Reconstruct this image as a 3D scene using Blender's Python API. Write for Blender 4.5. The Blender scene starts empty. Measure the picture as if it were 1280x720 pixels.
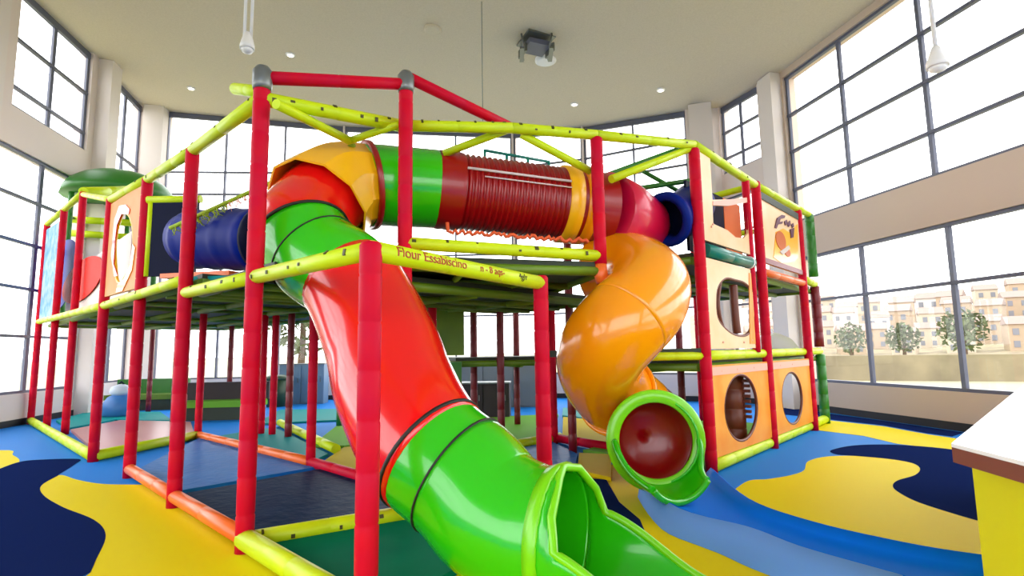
import bpy, bmesh, math, random
from mathutils import Vector, Matrix
random.seed(7)
S = bpy.context.scene
COL = S.collection
pi = math.pi

# ------------------------------------------------------------------ camera
FPX, PITCH, ROLL, HC = 680.0, math.radians(6.62), math.radians(-0.9), 1.45
_f = Vector((0, math.cos(PITCH), math.sin(PITCH)))
_u = Vector((0, -math.sin(PITCH), math.cos(PITCH)))
_x = Vector((1, 0, 0))
RX = _x * math.cos(ROLL) + _u * math.sin(ROLL)
RU = -_x * math.sin(ROLL) + _u * math.cos(ROLL)
CAM = Vector((0, 0, HC))
def ray(px, py): return _f + RX * ((px - 640) / FPX) - RU * ((py - 360) / FPX)
def atz(px, py, z=0.0):                       # point of the plan at height z
    d = ray(px, py); return CAM + d * ((z - HC) / d.z)
def atk(px, py, k): return CAM + ray(px, py) * k
def zat(px, py, P):                           # height on the vertical through P
    d = ray(px, py); t = (P[0]*d.x + P[1]*d.y) / (d.x*d.x + d.y*d.y); return HC + d.z * t
cam = bpy.data.cameras.new('camera'); co = bpy.data.objects.new('camera', cam); COL.objects.link(co)
cam.sensor_width = 36; cam.lens = FPX / 1280 * 36; cam.clip_end = 2000; cam.clip_start = .05
M = Matrix((RX, RU, -_f)).transposed().to_4x4(); M.translation = CAM; co.matrix_world = M
S.camera = co

# ------------------------------------------------------------------ materials
def lin(c):
    return tuple(((v/255)/12.92 if v/255 <= .04045 else ((v/255+.055)/1.055)**2.4) for v in c) + (1,)
MATS = {}
def mat(name, rgb, rough=.5, metal=0, coat=0, bump=None, noise=None, spec=.5, sheen=0):
    m = bpy.data.materials.new(name); m.use_nodes = True; nt = m.node_tree; b = nt.nodes['Principled BSDF']
    b.inputs['Base Color'].default_value = lin(rgb); b.inputs['Roughness'].default_value = rough
    b.inputs['Metallic'].default_value = metal; b.inputs['Coat Weight'].default_value = coat
    b.inputs['Coat Roughness'].default_value = .08
    b.inputs['Specular IOR Level'].default_value = spec
    tc = nt.nodes.new('ShaderNodeTexCoord')
    if noise:
        sc, rgb2, amt = noise
        n = nt.nodes.new('ShaderNodeTexNoise'); n.inputs['Scale'].default_value = sc; n.inputs['Detail'].default_value = 4
        nt.links.new(tc.outputs['Object'], n.inputs['Vector'])
        r = nt.nodes.new('ShaderNodeMapRange'); r.inputs[1].default_value = .35; r.inputs[2].default_value = .7
        r.inputs[3].default_value = 0; r.inputs[4].default_value = amt
        nt.links.new(n.outputs['Fac'], r.inputs[0])
        mx = nt.nodes.new('ShaderNodeMix'); mx.data_type = 'RGBA'
        mx.inputs[6].default_value = lin(rgb); mx.inputs[7].default_value = lin(rgb2)
        nt.links.new(r.outputs[0], mx.inputs[0]); nt.links.new(mx.outputs[2], b.inputs['Base Color'])
    if bump:
        sc, st = bump
        n = nt.nodes.new('ShaderNodeTexNoise'); n.inputs['Scale'].default_value = sc; n.inputs['Detail'].default_value = 3
        nt.links.new(tc.outputs['Object'], n.inputs['Vector'])
        bp = nt.nodes.new('ShaderNodeBump'); bp.inputs['Strength'].default_value = st; bp.inputs['Distance'].default_value = .01
        nt.links.new(n.outputs['Fac'], bp.inputs['Height']); nt.links.new(bp.outputs[0], b.inputs['Normal'])
    MATS[name] = m; return m
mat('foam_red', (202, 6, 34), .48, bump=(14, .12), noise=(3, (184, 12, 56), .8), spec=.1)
mat('foam_lime', (204, 226, 14), .42, bump=(16, .15), noise=(4, (186, 214, 16), .8), spec=.35)
mat('foam_orange', (238, 110, 40), .35, bump=(16, .15))
mat('foam_teal', (10, 120, 105), .28, bump=(16, .1))
mat('foam_green', (40, 120, 30), .4)
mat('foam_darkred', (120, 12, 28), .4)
mat('plastic_red', (228, 12, 14), .2, coat=.5)
mat('plastic_darkred', (150, 0, 8), .3, coat=.2)
mat('plastic_green', (42, 186, 10), .2, coat=.5)
mat('plastic_lime', (118, 208, 12), .3, coat=.2)
mat('plastic_orange', (247, 152, 6), .2, coat=.5)
mat('plastic_yellow', (250, 185, 15), .3, coat=.3)
mat('plastic_magenta', (205, 10, 60), .3, coat=.3)
mat('plastic_blue', (6, 32, 122), .4, spec=.1)
mat('plastic_navy', (8, 16, 46), .5, spec=.1)
mat('chute_blue', (8, 118, 240), .45, spec=.03)
mat('chute_blue_sheen', (112, 164, 242), .5, spec=.03)  # chute blue again, brighter reflection of the near side put into the colour
mat('seam_black', (18, 18, 14), .6)
mat('marking', (70, 70, 8), .6)
mat('print_red', (170, 60, 10), .6)
mat('net_black', (14, 18, 12), .8)
mat('rope_lime', (150, 175, 20), .7)
mat('rope_orange', (235, 95, 45), .7)
mat('rope_white', (220, 205, 205), .5)
mat('deck_green', (110, 146, 20), .5, bump=(8, .2), noise=(1.2, (70, 104, 20), .9))
mat('deck_black', (34, 48, 30), .6)
mat('mat_green', (2, 118, 82), .6, bump=(3, .5), noise=(1.5, (0, 104, 74), .8), spec=.02)
mat('mat_navy', (12, 42, 74), .45, bump=(9, 1.0), noise=(2.5, (8, 34, 66), .8), spec=.015)
mat('mat_blue', (34, 112, 184), .4, bump=(9, .9), noise=(2.5, (26, 98, 172), .8), spec=.04)
mat('mat_teal', (26, 140, 140), .5, spec=.03)
mat('mat_yellow', (206, 180, 20), .6, spec=.02)
mat('mat_lime', (110, 170, 60), .6, spec=.02)
mat('mat_pink_sheen', (190, 126, 126), .3, spec=.12)  # pinkish reflection on the mat put into its base colour
mat('panel_orange', (240, 140, 22), .4, noise=(2.2, (244, 172, 74), .9), spec=.3)
mat('panel_peach', (244, 208, 170), .4, noise=(2.0, (242, 182, 112), .6), spec=.3)
mat('panel_white', (206, 192, 184), .5)
mat('panel_sky', (96, 156, 206), .6, noise=(5, (190, 205, 222), .8), spec=.1)
mat('panel_apricot', (232, 150, 88), .5, noise=(2, (236, 170, 120), .8), spec=.1)
mat('trim_brown', (104, 44, 22), .45)
mat('print_orange', (196, 90, 10), .45)
mat('print_plum', (92, 40, 70), .45)
mat('print_pink', (232, 170, 150), .45)
mat('print_blue', (20, 50, 170), .6, spec=.1)
mat('print_scarlet', (222, 40, 24), .6, spec=.1)
mat('grey_steel', (120, 124, 122), .35, metal=.6)
mat('frame_dark', (92, 96, 116), .45)
mat('wall_paint', (226, 212, 206), .8)
mat('wall_sand', (204, 184, 168), .8)
mat('pillar_paint', (226, 216, 210), .8)
mat('baseboard', (20, 22, 30), .6)
mat('ceiling_paint', (222, 208, 182), .9, noise=(30, (210, 196, 168), .7), bump=(60, .3))
mat('white_plastic', (246, 244, 242), .4)
mat('counter_top', (238, 234, 240), .18)
mat('counter_yellow', (212, 204, 0), .5)
mat('counter_wood', (122, 62, 52), .4)
mat('floor_blue', (36, 126, 212), .55, bump=(70, .06), spec=.04)
mat('floor_yellow', (226, 206, 16), .55, bump=(70, .06), spec=.03)
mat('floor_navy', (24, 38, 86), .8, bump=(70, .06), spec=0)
mat('leaf', (112, 120, 92), .8, noise=(2, (90, 100, 76), .9), spec=.1)
mat('bark', (90, 70, 55), .8)
mat('grass', (138, 138, 104), .9, noise=(.15, (150, 142, 116), .9))
mat('house_cream', (176, 162, 142), .8)
mat('house_white', (196, 190, 182), .8)
mat('house_tan', (160, 140, 116), .8)
mat('roof_brown', (136, 118, 108), .8)
mat('house_glass', (112, 114, 120), .5)
mat('stone_tan', (140, 128, 100), .9, noise=(.5, (106, 96, 76), .9))
mat('cabinet_blue', (110, 140, 165), .5)
mat('cabinet_grey', (120, 128, 130), .5)
mat('cloth_dark', (58, 50, 54), .8)
mat('bin_green', (40, 70, 44), .5)
mat('toy_blue', (60, 120, 190), .5)
mat('toy_white', (205, 215, 230), .5)
mat('rope_grey', (110, 118, 110), .6)

def glass_mat():
    m = bpy.data.materials.new('window_glass'); m.use_nodes = True; nt = m.node_tree; nt.nodes.clear()
    o = nt.nodes.new('ShaderNodeOutputMaterial'); t = nt.nodes.new('ShaderNodeBsdfTransparent'); g = nt.nodes.new('ShaderNodeBsdfGlossy')
    t.inputs[0].default_value = (.93, .95, .96, 1); g.inputs['Roughness'].default_value = .02
    f = nt.nodes.new('ShaderNodeFresnel'); f.inputs[0].default_value = 1.45
    mx = nt.nodes.new('ShaderNodeMixShader')
    nt.links.new(f.outputs[0], mx.inputs[0]); nt.links.new(t.outputs[0], mx.inputs[1]); nt.links.new(g.outputs[0], mx.inputs[2])
    nt.links.new(mx.outputs[0], o.inputs[0]); MATS['glass'] = m
glass_mat()
def emit_mat(name, rgb, s):
    m = bpy.data.materials.new(name); m.use_nodes = True; nt = m.node_tree; nt.nodes.clear()
    o = nt.nodes.new('ShaderNodeOutputMaterial'); e = nt.nodes.new('ShaderNodeEmission')
    e.inputs[0].default_value = lin(rgb); e.inputs[1].default_value = s; nt.links.new(e.outputs[0], o.inputs[0]); MATS[name] = m
emit_mat('lamp_glow', (255, 240, 215), 3)

# ------------------------------------------------------------------ mesh building
class MB:
    def __init__(s): s.v = []; s.f = []; s.mi = []; s.mats = []; s.smooth = []
    def m(s, name):
        if name not in s.mats: s.mats.append(name)
        return s.mats.index(name)
    def add(s, vs, fs, mat, smooth=False):
        o = len(s.v); k = s.m(mat); s.v += [tuple(v) for v in vs]
        for f in fs: s.f.append([i + o for i in f]); s.mi.append(k); s.smooth.append(smooth)
    def build(s, name, parent=None, loc=None, recalc=True):
        me = bpy.data.meshes.new(name)
        off = Vector(loc) if loc is not None else Vector((0, 0, 0))
        me.from_pydata([tuple(Vector(v) - off) for v in s.v], [], s.f)
        for n in s.mats: me.materials.append(MATS[n])
        for p, k, sm in zip(me.polygons, s.mi, s.smooth): p.material_index = k; p.use_smooth = sm
        if recalc:
            bm = bmesh.new(); bm.from_mesh(me); bmesh.ops.recalc_face_normals(bm, faces=bm.faces); bm.to_mesh(me); bm.free()
        o = bpy.data.objects.new(name, me); COL.objects.link(o); o.location = off
        if parent is not None:
            o.parent = parent
            w = wloc(parent)
            o.location = off - w
        return o
def wloc(o):
    v = Vector(o.location)
    return v + wloc(o.parent) if o.parent else v
def frame(d):
    d = d.normalized(); a = Vector((0, 0, 1)) if abs(d.z) < .95 else Vector((1, 0, 0))
    x = a.cross(d).normalized(); return x, d.cross(x).normalized(), d
def sweep(mb, pts, radii, mat, n=20, cap=True, closed=False):
    """round tube through pts (parallel-transported rings)"""
    pts = [Vector(p) for p in pts]; N = len(pts)
    if not hasattr(radii, '__len__'): radii = [radii] * N
    vs = []; T0 = None
    for i, p in enumerate(pts):
        t = (pts[min(i+1, N-1)] - pts[max(i-1, 0)])
        t = t.normalized() if t.length > 1e-9 else (T0 or Vector((0,0,1)))
        if i == 0: x, y, _ = frame(t)
        else:
            q = T0.rotation_difference(t); x = q @ x; x = (x - t * x.dot(t)).normalized(); y = t.cross(x)
        T0 = t
        for k in range(n):
            a = 2*pi*k/n; vs.append(p + (x*math.cos(a) + y*math.sin(a)) * radii[i])
    fs = []
    for i in range(N-1):
        for k in range(n): fs.append([i*n+k, i*n+(k+1) % n, (i+1)*n+(k+1) % n, (i+1)*n+k])
    mb.add(vs, fs, mat, True)
    if cap:
        o = len(mb.v) - len(vs); km = mb.m(mat)
        mb.f.append([o+k for k in range(n)][::-1]); mb.mi.append(km); mb.smooth.append(False)
        mb.f.append([o+(N-1)*n+k for k in range(n)]); mb.mi.append(km); mb.smooth.append(False)
def rod(mb, a, b, r, mat, n=12): sweep(mb, [a, b], r, mat, n)
def lathe(mb, c, axis, prof, mat, n=40):
    """closed ring profile [(offset along axis, radius)] turned about axis"""
    x, y, d = frame(Vector(axis)); c = Vector(c); m = len(prof); vs = []
    for k in range(n):
        a = 2*pi*k/n; e = x*math.cos(a) + y*math.sin(a)
        vs += [c + d*o + e*r for o, r in prof]
    mb.add(vs, [[k*m+i, k*m+(i+1) % m, ((k+1) % n)*m+(i+1) % m, ((k+1) % n)*m+i] for k in range(n) for i in range(m)], mat, True)
def box(mb, c, sx, sy, sz, mat, rz=0.0):
    c = Vector(c); R = Matrix.Rotation(rz, 3, 'Z'); vs = []
    for dz in (-.5, .5):
        for dx, dy in ((-.5, -.5), (.5, -.5), (.5, .5), (-.5, .5)): vs.append(c + R @ Vector((dx*sx, dy*sy, dz*sz)))
    mb.add(vs, [[3,2,1,0],[4,5,6,7],[0,1,5,4],[1,2,6,5],[2,3,7,6],[3,0,4,7]], mat)
def bar(mb, a, b, w, h, mat):
    """rectangular bar from a to b (w horizontal, h vertical)"""
    a, b = Vector(a), Vector(b); x, y, d = frame(b-a); vs = []
    for p in (a, b):
        for i, j in ((-1,-1),(1,-1),(1,1),(-1,1)): vs.append(p + x*(i*w/2) + y*(j*h/2))
    mb.add(vs, [[3,2,1,0],[4,5,6,7],[0,1,5,4],[1,2,6,5],[2,3,7,6],[3,0,4,7]], mat)
def prism(mb, poly, z0, z1, mat, side=None):
    """poly = [(x,y)], filled and extruded between z0 and z1"""
    n = len(poly); vs = [(p[0], p[1], z0) for p in poly] + [(p[0], p[1], z1) for p in poly]
    mb.add(vs, [list(range(n))[::-1], list(range(n, 2*n))], mat)
    mb.add(vs, [[i, (i+1) % n, n+(i+1) % n, n+i] for i in range(n)], side or mat)
def slab(mb, O, ex, ey, polys, th, mat):
    """flat plate in the plane O,ex,ey. polys[0] outline, polys[1:] holes; thickness th along ex x ey, filled by triangulation"""
    bm = bmesh.new(); nrm = ex.cross(ey).normalized(); edges = []
    for poly in polys:
        vv = [bm.verts.new(O + ex*p[0] + ey*p[1]) for p in poly]
        edges += [bm.edges.new((vv[i], vv[(i+1) % len(vv)])) for i in range(len(vv))]
    bmesh.ops.triangle_fill(bm, use_beauty=True, use_dissolve=False, edges=edges)
    bm.verts.index_update()
    v0 = [v.co.copy() for v in bm.verts]; fs = [[v.index for v in f.verts] for f in bm.faces]
    be = [(e.verts[0].index, e.verts[1].index) for e in bm.edges if len(e.link_faces) == 1]; bm.free()
    n = len(v0); vs = [v - nrm*th/2 for v in v0] + [v + nrm*th/2 for v in v0]
    mb.add(vs, fs + [[i+n for i in f][::-1] for f in fs] + [[a, b, b+n, a+n] for a, b in be], mat)
def catmull(P, per=8, closed=False):
    P = [Vector(p) for p in P]; out = []; N = len(P)
    rng = range(N) if closed else range(N-1)
    for i in rng:
        if closed: a, b, c, d = P[i-1], P[i], P[(i+1) % N], P[(i+2) % N]
        else: a, b, c, d = P[max(i-1,0)], P[i], P[i+1], P[min(i+2,N-1)]
        for k in range(per):
            t = k/per; out.append(.5*((2*b) + (c-a)*t + (2*a-5*b+4*c-d)*t*t + (3*b-a-3*c+d)*t**3))
    if not closed: out.append(P[-1])
    return out
def ellipse(cx, cy, rx, ry, n=36, a0=0): return [(cx+rx*math.cos(2*pi*i/n+a0), cy+ry*math.sin(2*pi*i/n+a0)) for i in range(n)]
def tag(o, label=None, cat=None, group=None, kind=None):
    if label: o['label'] = label
    if cat: o['category'] = cat
    if group: o['group'] = group
    if kind: o['kind'] = kind
    return o
def thing(name, loc, label, cat, group=None):
    o = bpy.data.objects.new(name, None); COL.objects.link(o); o.location = loc; o.empty_display_size = .2
    return tag(o, label, cat, group)
def struct(name, mb, parent=None):
    o = mb.build(name, parent); o['kind'] = 'structure'; return o

# ------------------------------------------------------------------ the room
AZ = math.radians(-10.8)
RD = Vector((math.sin(AZ), math.cos(AZ), 0)); RP = Vector((RD.y, -RD.x, 0))
R0 = Vector((7.276, 10.39, 0)); L0 = Vector((-10.34, 12.0, 0)) - RP*.5
CK = (9.62 - 8.27) / ((R0 - L0).dot(RP))
def ceilz(p): return 8.27 + CK * (R0 - Vector((p[0], p[1], 0))).dot(RP)
def onceil(px, py):
    d = ray(px, py); n = Vector((0,0,1)) + RP*CK; c0 = 8.27 + CK*RP.dot(R0)
    return CAM + d * ((c0 - n.dot(CAM)) / n.dot(d))

LA = L0 + RD * 2.4                 # far end of the straight left wall
LB = L0 + RD * -21
RA = R0 + RD * 2.9
RB = R0 + RD * -21
C = [onceil(*q) for q in ((141, 91), (181, 134), (208, 138), (430, 157), (640, 165), (727, 158), (857, 137), (897, 135), (947, 105))]
C = [Vector((c.x, c.y, 0)) for c in C]
ring = [LB, LA] + C + [RA, RB]
mb = MB()
out = [Vector(p) for p in ring]
# floor -------------------------------------------------------------------
prism(mb, [(p.x*1.02, p.y*1.02) for p in ring], -.2, 0, 'floor_blue')
def gpx(pts, z=0.0): return [(lambda p: (p.x, p.y))(atz(a, b, z)) for a, b in pts]
def smooth(poly, per=5): return [(p.x, p.y) for p in catmull([Vector((a, b, 0)) for a, b in poly], per, True)]
def inlay(poly, z, m):
    bm = bmesh.new(); vv = [bm.verts.new((p[0], p[1], z)) for p in poly]
    ed = [bm.edges.new((vv[i], vv[(i+1) % len(vv)])) for i in range(len(vv))]
    bmesh.ops.triangle_fill(bm, use_beauty=True, edges=ed); bm.verts.index_update()
    mb.add([v.co.copy() for v in bm.verts], [[v.index for v in f.verts] for f in bm.faces], m); bm.free()
curve = lambda pts, per=6: [(p.x, p.y) for p in catmull([Vector((a, b, 0)) for a, b in pts], per)]
# big yellow field in front of the slides
yl = curve(gpx([(113, 716), (120, 700), (132, 669), (117, 650), (78, 634), (54, 619), (52, 607), (74, 594), (97, 600), (128, 605), (175, 606)]))
yr = curve(gpx([(917, 613), (936, 601), (960, 599), (989, 594), (1005, 588), (1010, 577), (1032, 571), (1068, 570), (1112, 574), (1140, 579), (1150, 586), (1144, 594), (1122, 601), (1116, 608), (1124, 616), (1148, 628), (1191, 642), (1222, 651)]))
inlay(yl + gpx([(320, 600), (560, 590), (760, 580), (900, 606)]) + yr + [(3.2, 2.6), (3.4, .5), (1.5, -1.5), (-1.2, -1.0), (-2.2, 1.2)], .002, 'floor_yellow')
# navy field at the left
nl = yl[:len(yl)*6//10]
nav = curve(gpx([(74, 593), (93, 581), (98, 574), (47, 575), (23, 578), (0, 586)]))
yi = curve(gpx([(113, 716), (120, 700), (132, 669), (117, 650), (78, 634), (54, 619), (52, 607), (74, 594)]))
inlay(yi[:-1] + nav + [(-6.2, 5.4), (-7.0, 3.6), (-5, 1.4), (-3.0, 1.6)], .004, 'floor_navy')
inlay(smooth([(-9.5, 8.2)] + gpx([(0, 563), (16, 569), (24, 577), (0, 586)]) + [(-8.2, 6.2)], 5), .003, 'floor_yellow')
# navy field at the right
nr = curve(gpx([(1222, 651), (1191, 642), (1148, 628), (1124, 616), (1116, 608), (1122, 601), (1144, 594), (1150, 586), (1140, 579), (1112, 574), (1068, 570), (1045, 568), (1039, 563), (1068, 557), (1112, 556), (1162, 559), (1215, 565)]))
inlay(nr + [(6.2, 5.6), (5.4, 3.8)], .004, 'floor_navy')
inlay(gpx([(1022, 524), (1104, 533), (1159, 543), (1215, 551), (1300, 560), (1300, 580), (1191, 563), (1122, 555), (1079, 545), (1022, 538)]), .003, 'floor_yellow')
inlay(gpx([(960, 500), (1034, 517), (1110, 527), (1205, 541), (1190, 546), (1159, 542), (1104, 532), (1022, 523), (960, 516)]), .004, 'floor_navy')
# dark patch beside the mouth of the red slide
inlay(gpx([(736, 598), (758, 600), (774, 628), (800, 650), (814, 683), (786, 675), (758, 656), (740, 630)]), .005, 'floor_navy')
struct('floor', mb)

# ceiling -----------------------------------------------------------------
mb = MB()
n = len(ring); vs = [(p.x*1.03, p.y*1.03, ceilz((p.x*1.03, p.y*1.03))) for p in ring]; vs += [(v[0], v[1], v[2]+.35) for v in vs]
mb.add(vs, [list(range(n))[::-1], list(range(n, 2*n))] + [[i, (i+1) % n, n+(i+1) % n, n+i] for i in range(n)], 'ceiling_paint')
struct('ceiling', mb)

def wall(name, A, B, opens, matl, th=.35, inset=.06, baseb=True):
    """wall from A to B with rectangular openings (s0,s1,z0,z1,mullions,transoms); outside is left of A->B when seen from inside"""
    A, B = Vector(A), Vector(B); L = (B-A).length; d = (B-A)/L; nrm = Vector((-d.y, d.x, 0))
    mid = (A+B)/2
    if (mid + nrm - Vector((0, 4, 0))).length < (mid - nrm - Vector((0, 4, 0))).length: nrm = -nrm     # outwards
    mb = MB()
    ss = sorted({0, L} | {o[0] for o in opens} | {o[1] for o in opens})
    for s0, s1 in zip(ss, ss[1:]):
        zt = max(ceilz(A+d*s0), ceilz(A+d*s1)) + .05
        zs = sorted({0, zt} | {min(z, zt) for o in opens if o[0] <= s0+1e-6 and o[1] >= s1-1e-6 for z in o[2:4]})
        for z0, z1 in zip(zs, zs[1:]):
            if any(o[0] <= s0+1e-6 and o[1] >= s1-1e-6 and o[2] <= z0+1e-6 and o[3] >= z1-1e-6 for o in opens): continue
            c = A + d*(s0+s1)/2 + nrm*th/2
            box(mb, (c.x, c.y, (z0+z1)/2), s1-s0, th, z1-z0, matl, math.atan2(d.y, d.x))
    w = struct(name, mb)
    if baseb:
        b = MB(); a0, b0 = A - nrm*.012, B - nrm*.012
        bar(b, (a0.x, a0.y, .07), (b0.x, b0.y, .07), .024, .14, 'baseboard'); struct('baseboard_' + name.split('wall_')[-1], b)
    return A, d, nrm
NW = [0]
def window(A, d, nrm, s0, s1, z0, z1, muls, trans, bar_w=.06, dep=.09, setback=.1, ceil=False):
    NW[0] += 1
    f = MB(); o = nrm*setback
    P = lambda s, z: Vector((A.x + d.x*s + o.x, A.y + d.y*s + o.y, z))
    T = (lambda s: ceilz(A + d*s) - .02) if ceil else (lambda s: z1)
    for s in [s0+bar_w/2, s1-bar_w/2]: bar(f, P(s, z0), P(s, T(s)), dep, bar_w, 'frame_dark')
    for s in muls: bar(f, P(s, z0), P(s, T(s)), dep, bar_w, 'frame_dark')
    tb = .16 if ceil else bar_w
    bar(f, P(s0, T(s0)-tb/2), P(s1, T(s1)-tb/2), dep, tb, 'frame_dark')
    for z in [z0+bar_w/2] + list(trans): bar(f, P(s0, z), P(s1, z), dep, bar_w, 'frame_dark')
    w = struct('window_%d' % NW[0], f)
    g = MB(); q = nrm*(setback+.01); th = nrm*.006
    c = [P(s0, z0), P(s1, z0), P(s1, T(s1)), P(s0, T(s0))]
    g.add([v+nrm*.01 for v in c], [[0,1,2,3]] if (c[1]-c[0]).cross(c[3]-c[0]).dot(nrm) < 0 else [[3,2,1,0]], 'glass')
    g.build('glass_pane', w, recalc=False)
# right wall: s measured from R0 - RD*21 ------------------------------------
s_of = lambda s: s + 21
ro = [(s_of(-20), s_of(2.52), .65, 3.54), (s_of(-20), s_of(2.52), 4.40, 8.1)]
A, d, nr_ = wall('wall_right', RB, RA, ro, 'wall_sand')
mu = [.71 - 1.86*k for k in range(0, 11)]
window(A, d, nr_, s_of(-20), s_of(2.52), .65, 3.54, [s_of(m) for m in mu], [2.5])
window(A, d, nr_, s_of(-20), s_of(2.52), 4.40, 8.1, [s_of(m+.12) for m in mu], [5.23, 6.18, 7.1])
b = MB(); p = RA + RD*-.2; 
# left wall ------------------------------------------------------------------
lo = [(s_of(-20), s_of(2.15), .69, 6.02), (s_of(-.78), s_of(1.98), 6.88, 99), (s_of(-7), s_of(-2.4), 6.88, 99)]
A, d, nl_ = wall('wall_left', LB, LA, lo, 'wall_paint')
window(A, d, nl_, s_of(-20), s_of(2.15), .69, 6.02, [s_of(.5 - 1.9*k) for k in range(0, 11)], [5.02, 4.03, 3.02, 1.95])
window(A, d, nl_, s_of(-.78), s_of(1.98), 6.88, 9.52, [s_of(.55)], [8.45, 7.36], ceil=True)
window(A, d, nl_, s_of(-7), s_of(-2.4), 6.88, 9.52, [s_of(-4.6)], [8.45, 7.36], ceil=True)
# far facets ------------------------------------------------------------------
far = [('wall_far_left', LA, C[0], None), ('wall_left_bay', C[0], C[1], 2), ('wall_far_corner', C[1], C[2], None), ('wall_back_left', C[2], C[3], 3),
       ('wall_back', C[3], C[4], 3), ('wall_back_middle', C[4], C[5], 1), ('wall_back_right', C[5], C[6], 2), ('wall_right_corner', C[6], C[7], None),
       ('wall_right_bay', C[7], C[8], 2), ('wall_far_right', C[8], RA, None)]
for nm, a, b_, k in far:
    L = (b_-a).length
    zt = max(ceilz(a), ceilz(b_)) + .1
    if k is None: wall(nm, a, b_, [], 'pillar_paint'); continue
    e = .03 if 'back' in nm else .05
    ops = [(e, L-e, .72, zt)] if 'bay' not in nm else [(e, L-e, .72, 5.6), (e, L-e, 6.3, zt)]
    A, d, nn = wall(nm, a, b_, ops, 'wall_paint')
    for (s0, s1, z0, z1) in ops:
        tr = [z for z in (2.6, 4.6, 6.75, 7.5) if z0+.3 < z < z1-.3]
        window(A, d, nn, s0, s1, z0, z1, [s0 + (s1-s0)*(i+1)/k for i in range(k-1)], tr, .05, ceil=z1 == zt)
# pillars standing proud of the wall lines
def pillar(name, p, w, dp, rz):
    b = MB(); zt = ceilz(p)
    box(b, (p.x, p.y, zt/2), w, dp, zt, 'pillar_paint', rz)
    struct(name, b)
pillar('pillar_left', L0 + RD*-1.5 + RP*.0, .4, .3, AZ*-1)
pillar('pillar_far_left', L0 + RD*2.5 + RP*.12, .45, .5, -AZ)
pillar('pillar_back_left', (C[1]+C[2])/2 + Vector((.1, -.1, 0)), .6, .4, math.radians(10))
pillar('pillar_back_right', (C[6]+C[7])/2 + Vector((-.1, -.12, 0)), .62, .5, math.radians(-20))
pillar('pillar_far_right', RA + RD*-.05 + RP*-.08, .4, .5, -AZ)
# unseen rear wall behind the photographer; its window is added to let light in
A, d, nn = wall('wall_rear', LB, RB, [(1, 16.6, .7, 7.6)], 'wall_paint')
window(A, d, nn, 1, 16.6, .7, 7.6, [1+1.95*i for i in range(1, 8)], [2.5, 4.3, 6.0])

# ------------------------------------------------------------------ ceiling fittings
def onray_ceiling(px, py): return onceil(px, py)
spots = [(239, 109), (363, 69), (688, 127), (718, 130), (829, 112), (1038, 120)]
for i, (px, py) in enumerate([(239, 110), (363, 68), (718, 130), (826, 112)]):
    p = onceil(px, py)
    t = thing('ceiling_downlight', p, ['small round downlight in the ceiling above the left rear windows', 'small round downlight in the ceiling left of the tall red posts',
        'small round downlight in the ceiling right of the mirrored lamp', 'small round downlight in the ceiling near the right rear corner'][i], 'light', 'ceiling downlights')
    m_ = MB(); sweep(m_, [p+Vector((0,0,.02)), p+Vector((0,0,-.03))], [.12, .11], 'white_plastic', 20); m_.build('trim_ring', t)
    m_ = MB(); sweep(m_, [p+Vector((0,0,-.031)), p+Vector((0,0,-.04))], [.075, .07], 'lamp_glow', 16); m_.build('lamp', t)
# mirrored gantry lamp and the round plate beside it
p = onceil(670, 50)
t = thing('ceiling_projector', p, 'mirrored square lamp with metal cage under the ceiling', 'lamp')
m_ = MB(); box(m_, p+Vector((0,0,-.18)), .55, .5, .12, 'frame_dark', .4); m_.build('housing', t)
m_ = MB(); box(m_, p+Vector((0,0,-.02)), .7, .7, .05, 'grey_steel', .4); m_.build('mount_plate', t)
for sx in (-1, 1):
    for sy in (-1, 1): m_ = MB(); rod(m_, p+Vector((sx*.35, sy*.3, -.02)), p+Vector((sx*.3, sy*.26, -.36)), .025, 'grey_steel', 8); m_.build('strut', t)
for sx in (-1, 1): m_ = MB(); bar(m_, p+Vector((sx*.34, -.3, -.36)), p+Vector((sx*.34, .3, -.36)), .1, .05, 'grey_steel'); m_.build('side_bar', t)
for sx in (-1, 1): m_ = MB(); box(m_, p+Vector((sx*.32, 0, -.27)), .05, .4, .2, 'grey_steel', .4); m_.build('reflector', t)
p = onceil(682, 75)
m_ = MB(); sweep(m_, [p+Vector((0,0,.03)), p+Vector((0,0,-.03)), p+Vector((0,0,-.07))], [.27, .27, .2], 'white_plastic', 28)
tag(m_.build('ceiling_plate', None, p), 'round pale ceiling plate beside the mirrored lamp', 'ceiling speaker')
p = onceil(541, 36)
m_ = MB(); sweep(m_, [p+Vector((0,0,.03)), p+Vector((0,0,-.04)), p+Vector((0,0,-.06))], [.2, .2, .15], 'ceiling_paint', 24)
tag(m_.build('ceiling_plate', None, p), 'faint round ceiling plate above the tall middle red post', 'ceiling speaker')
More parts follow.
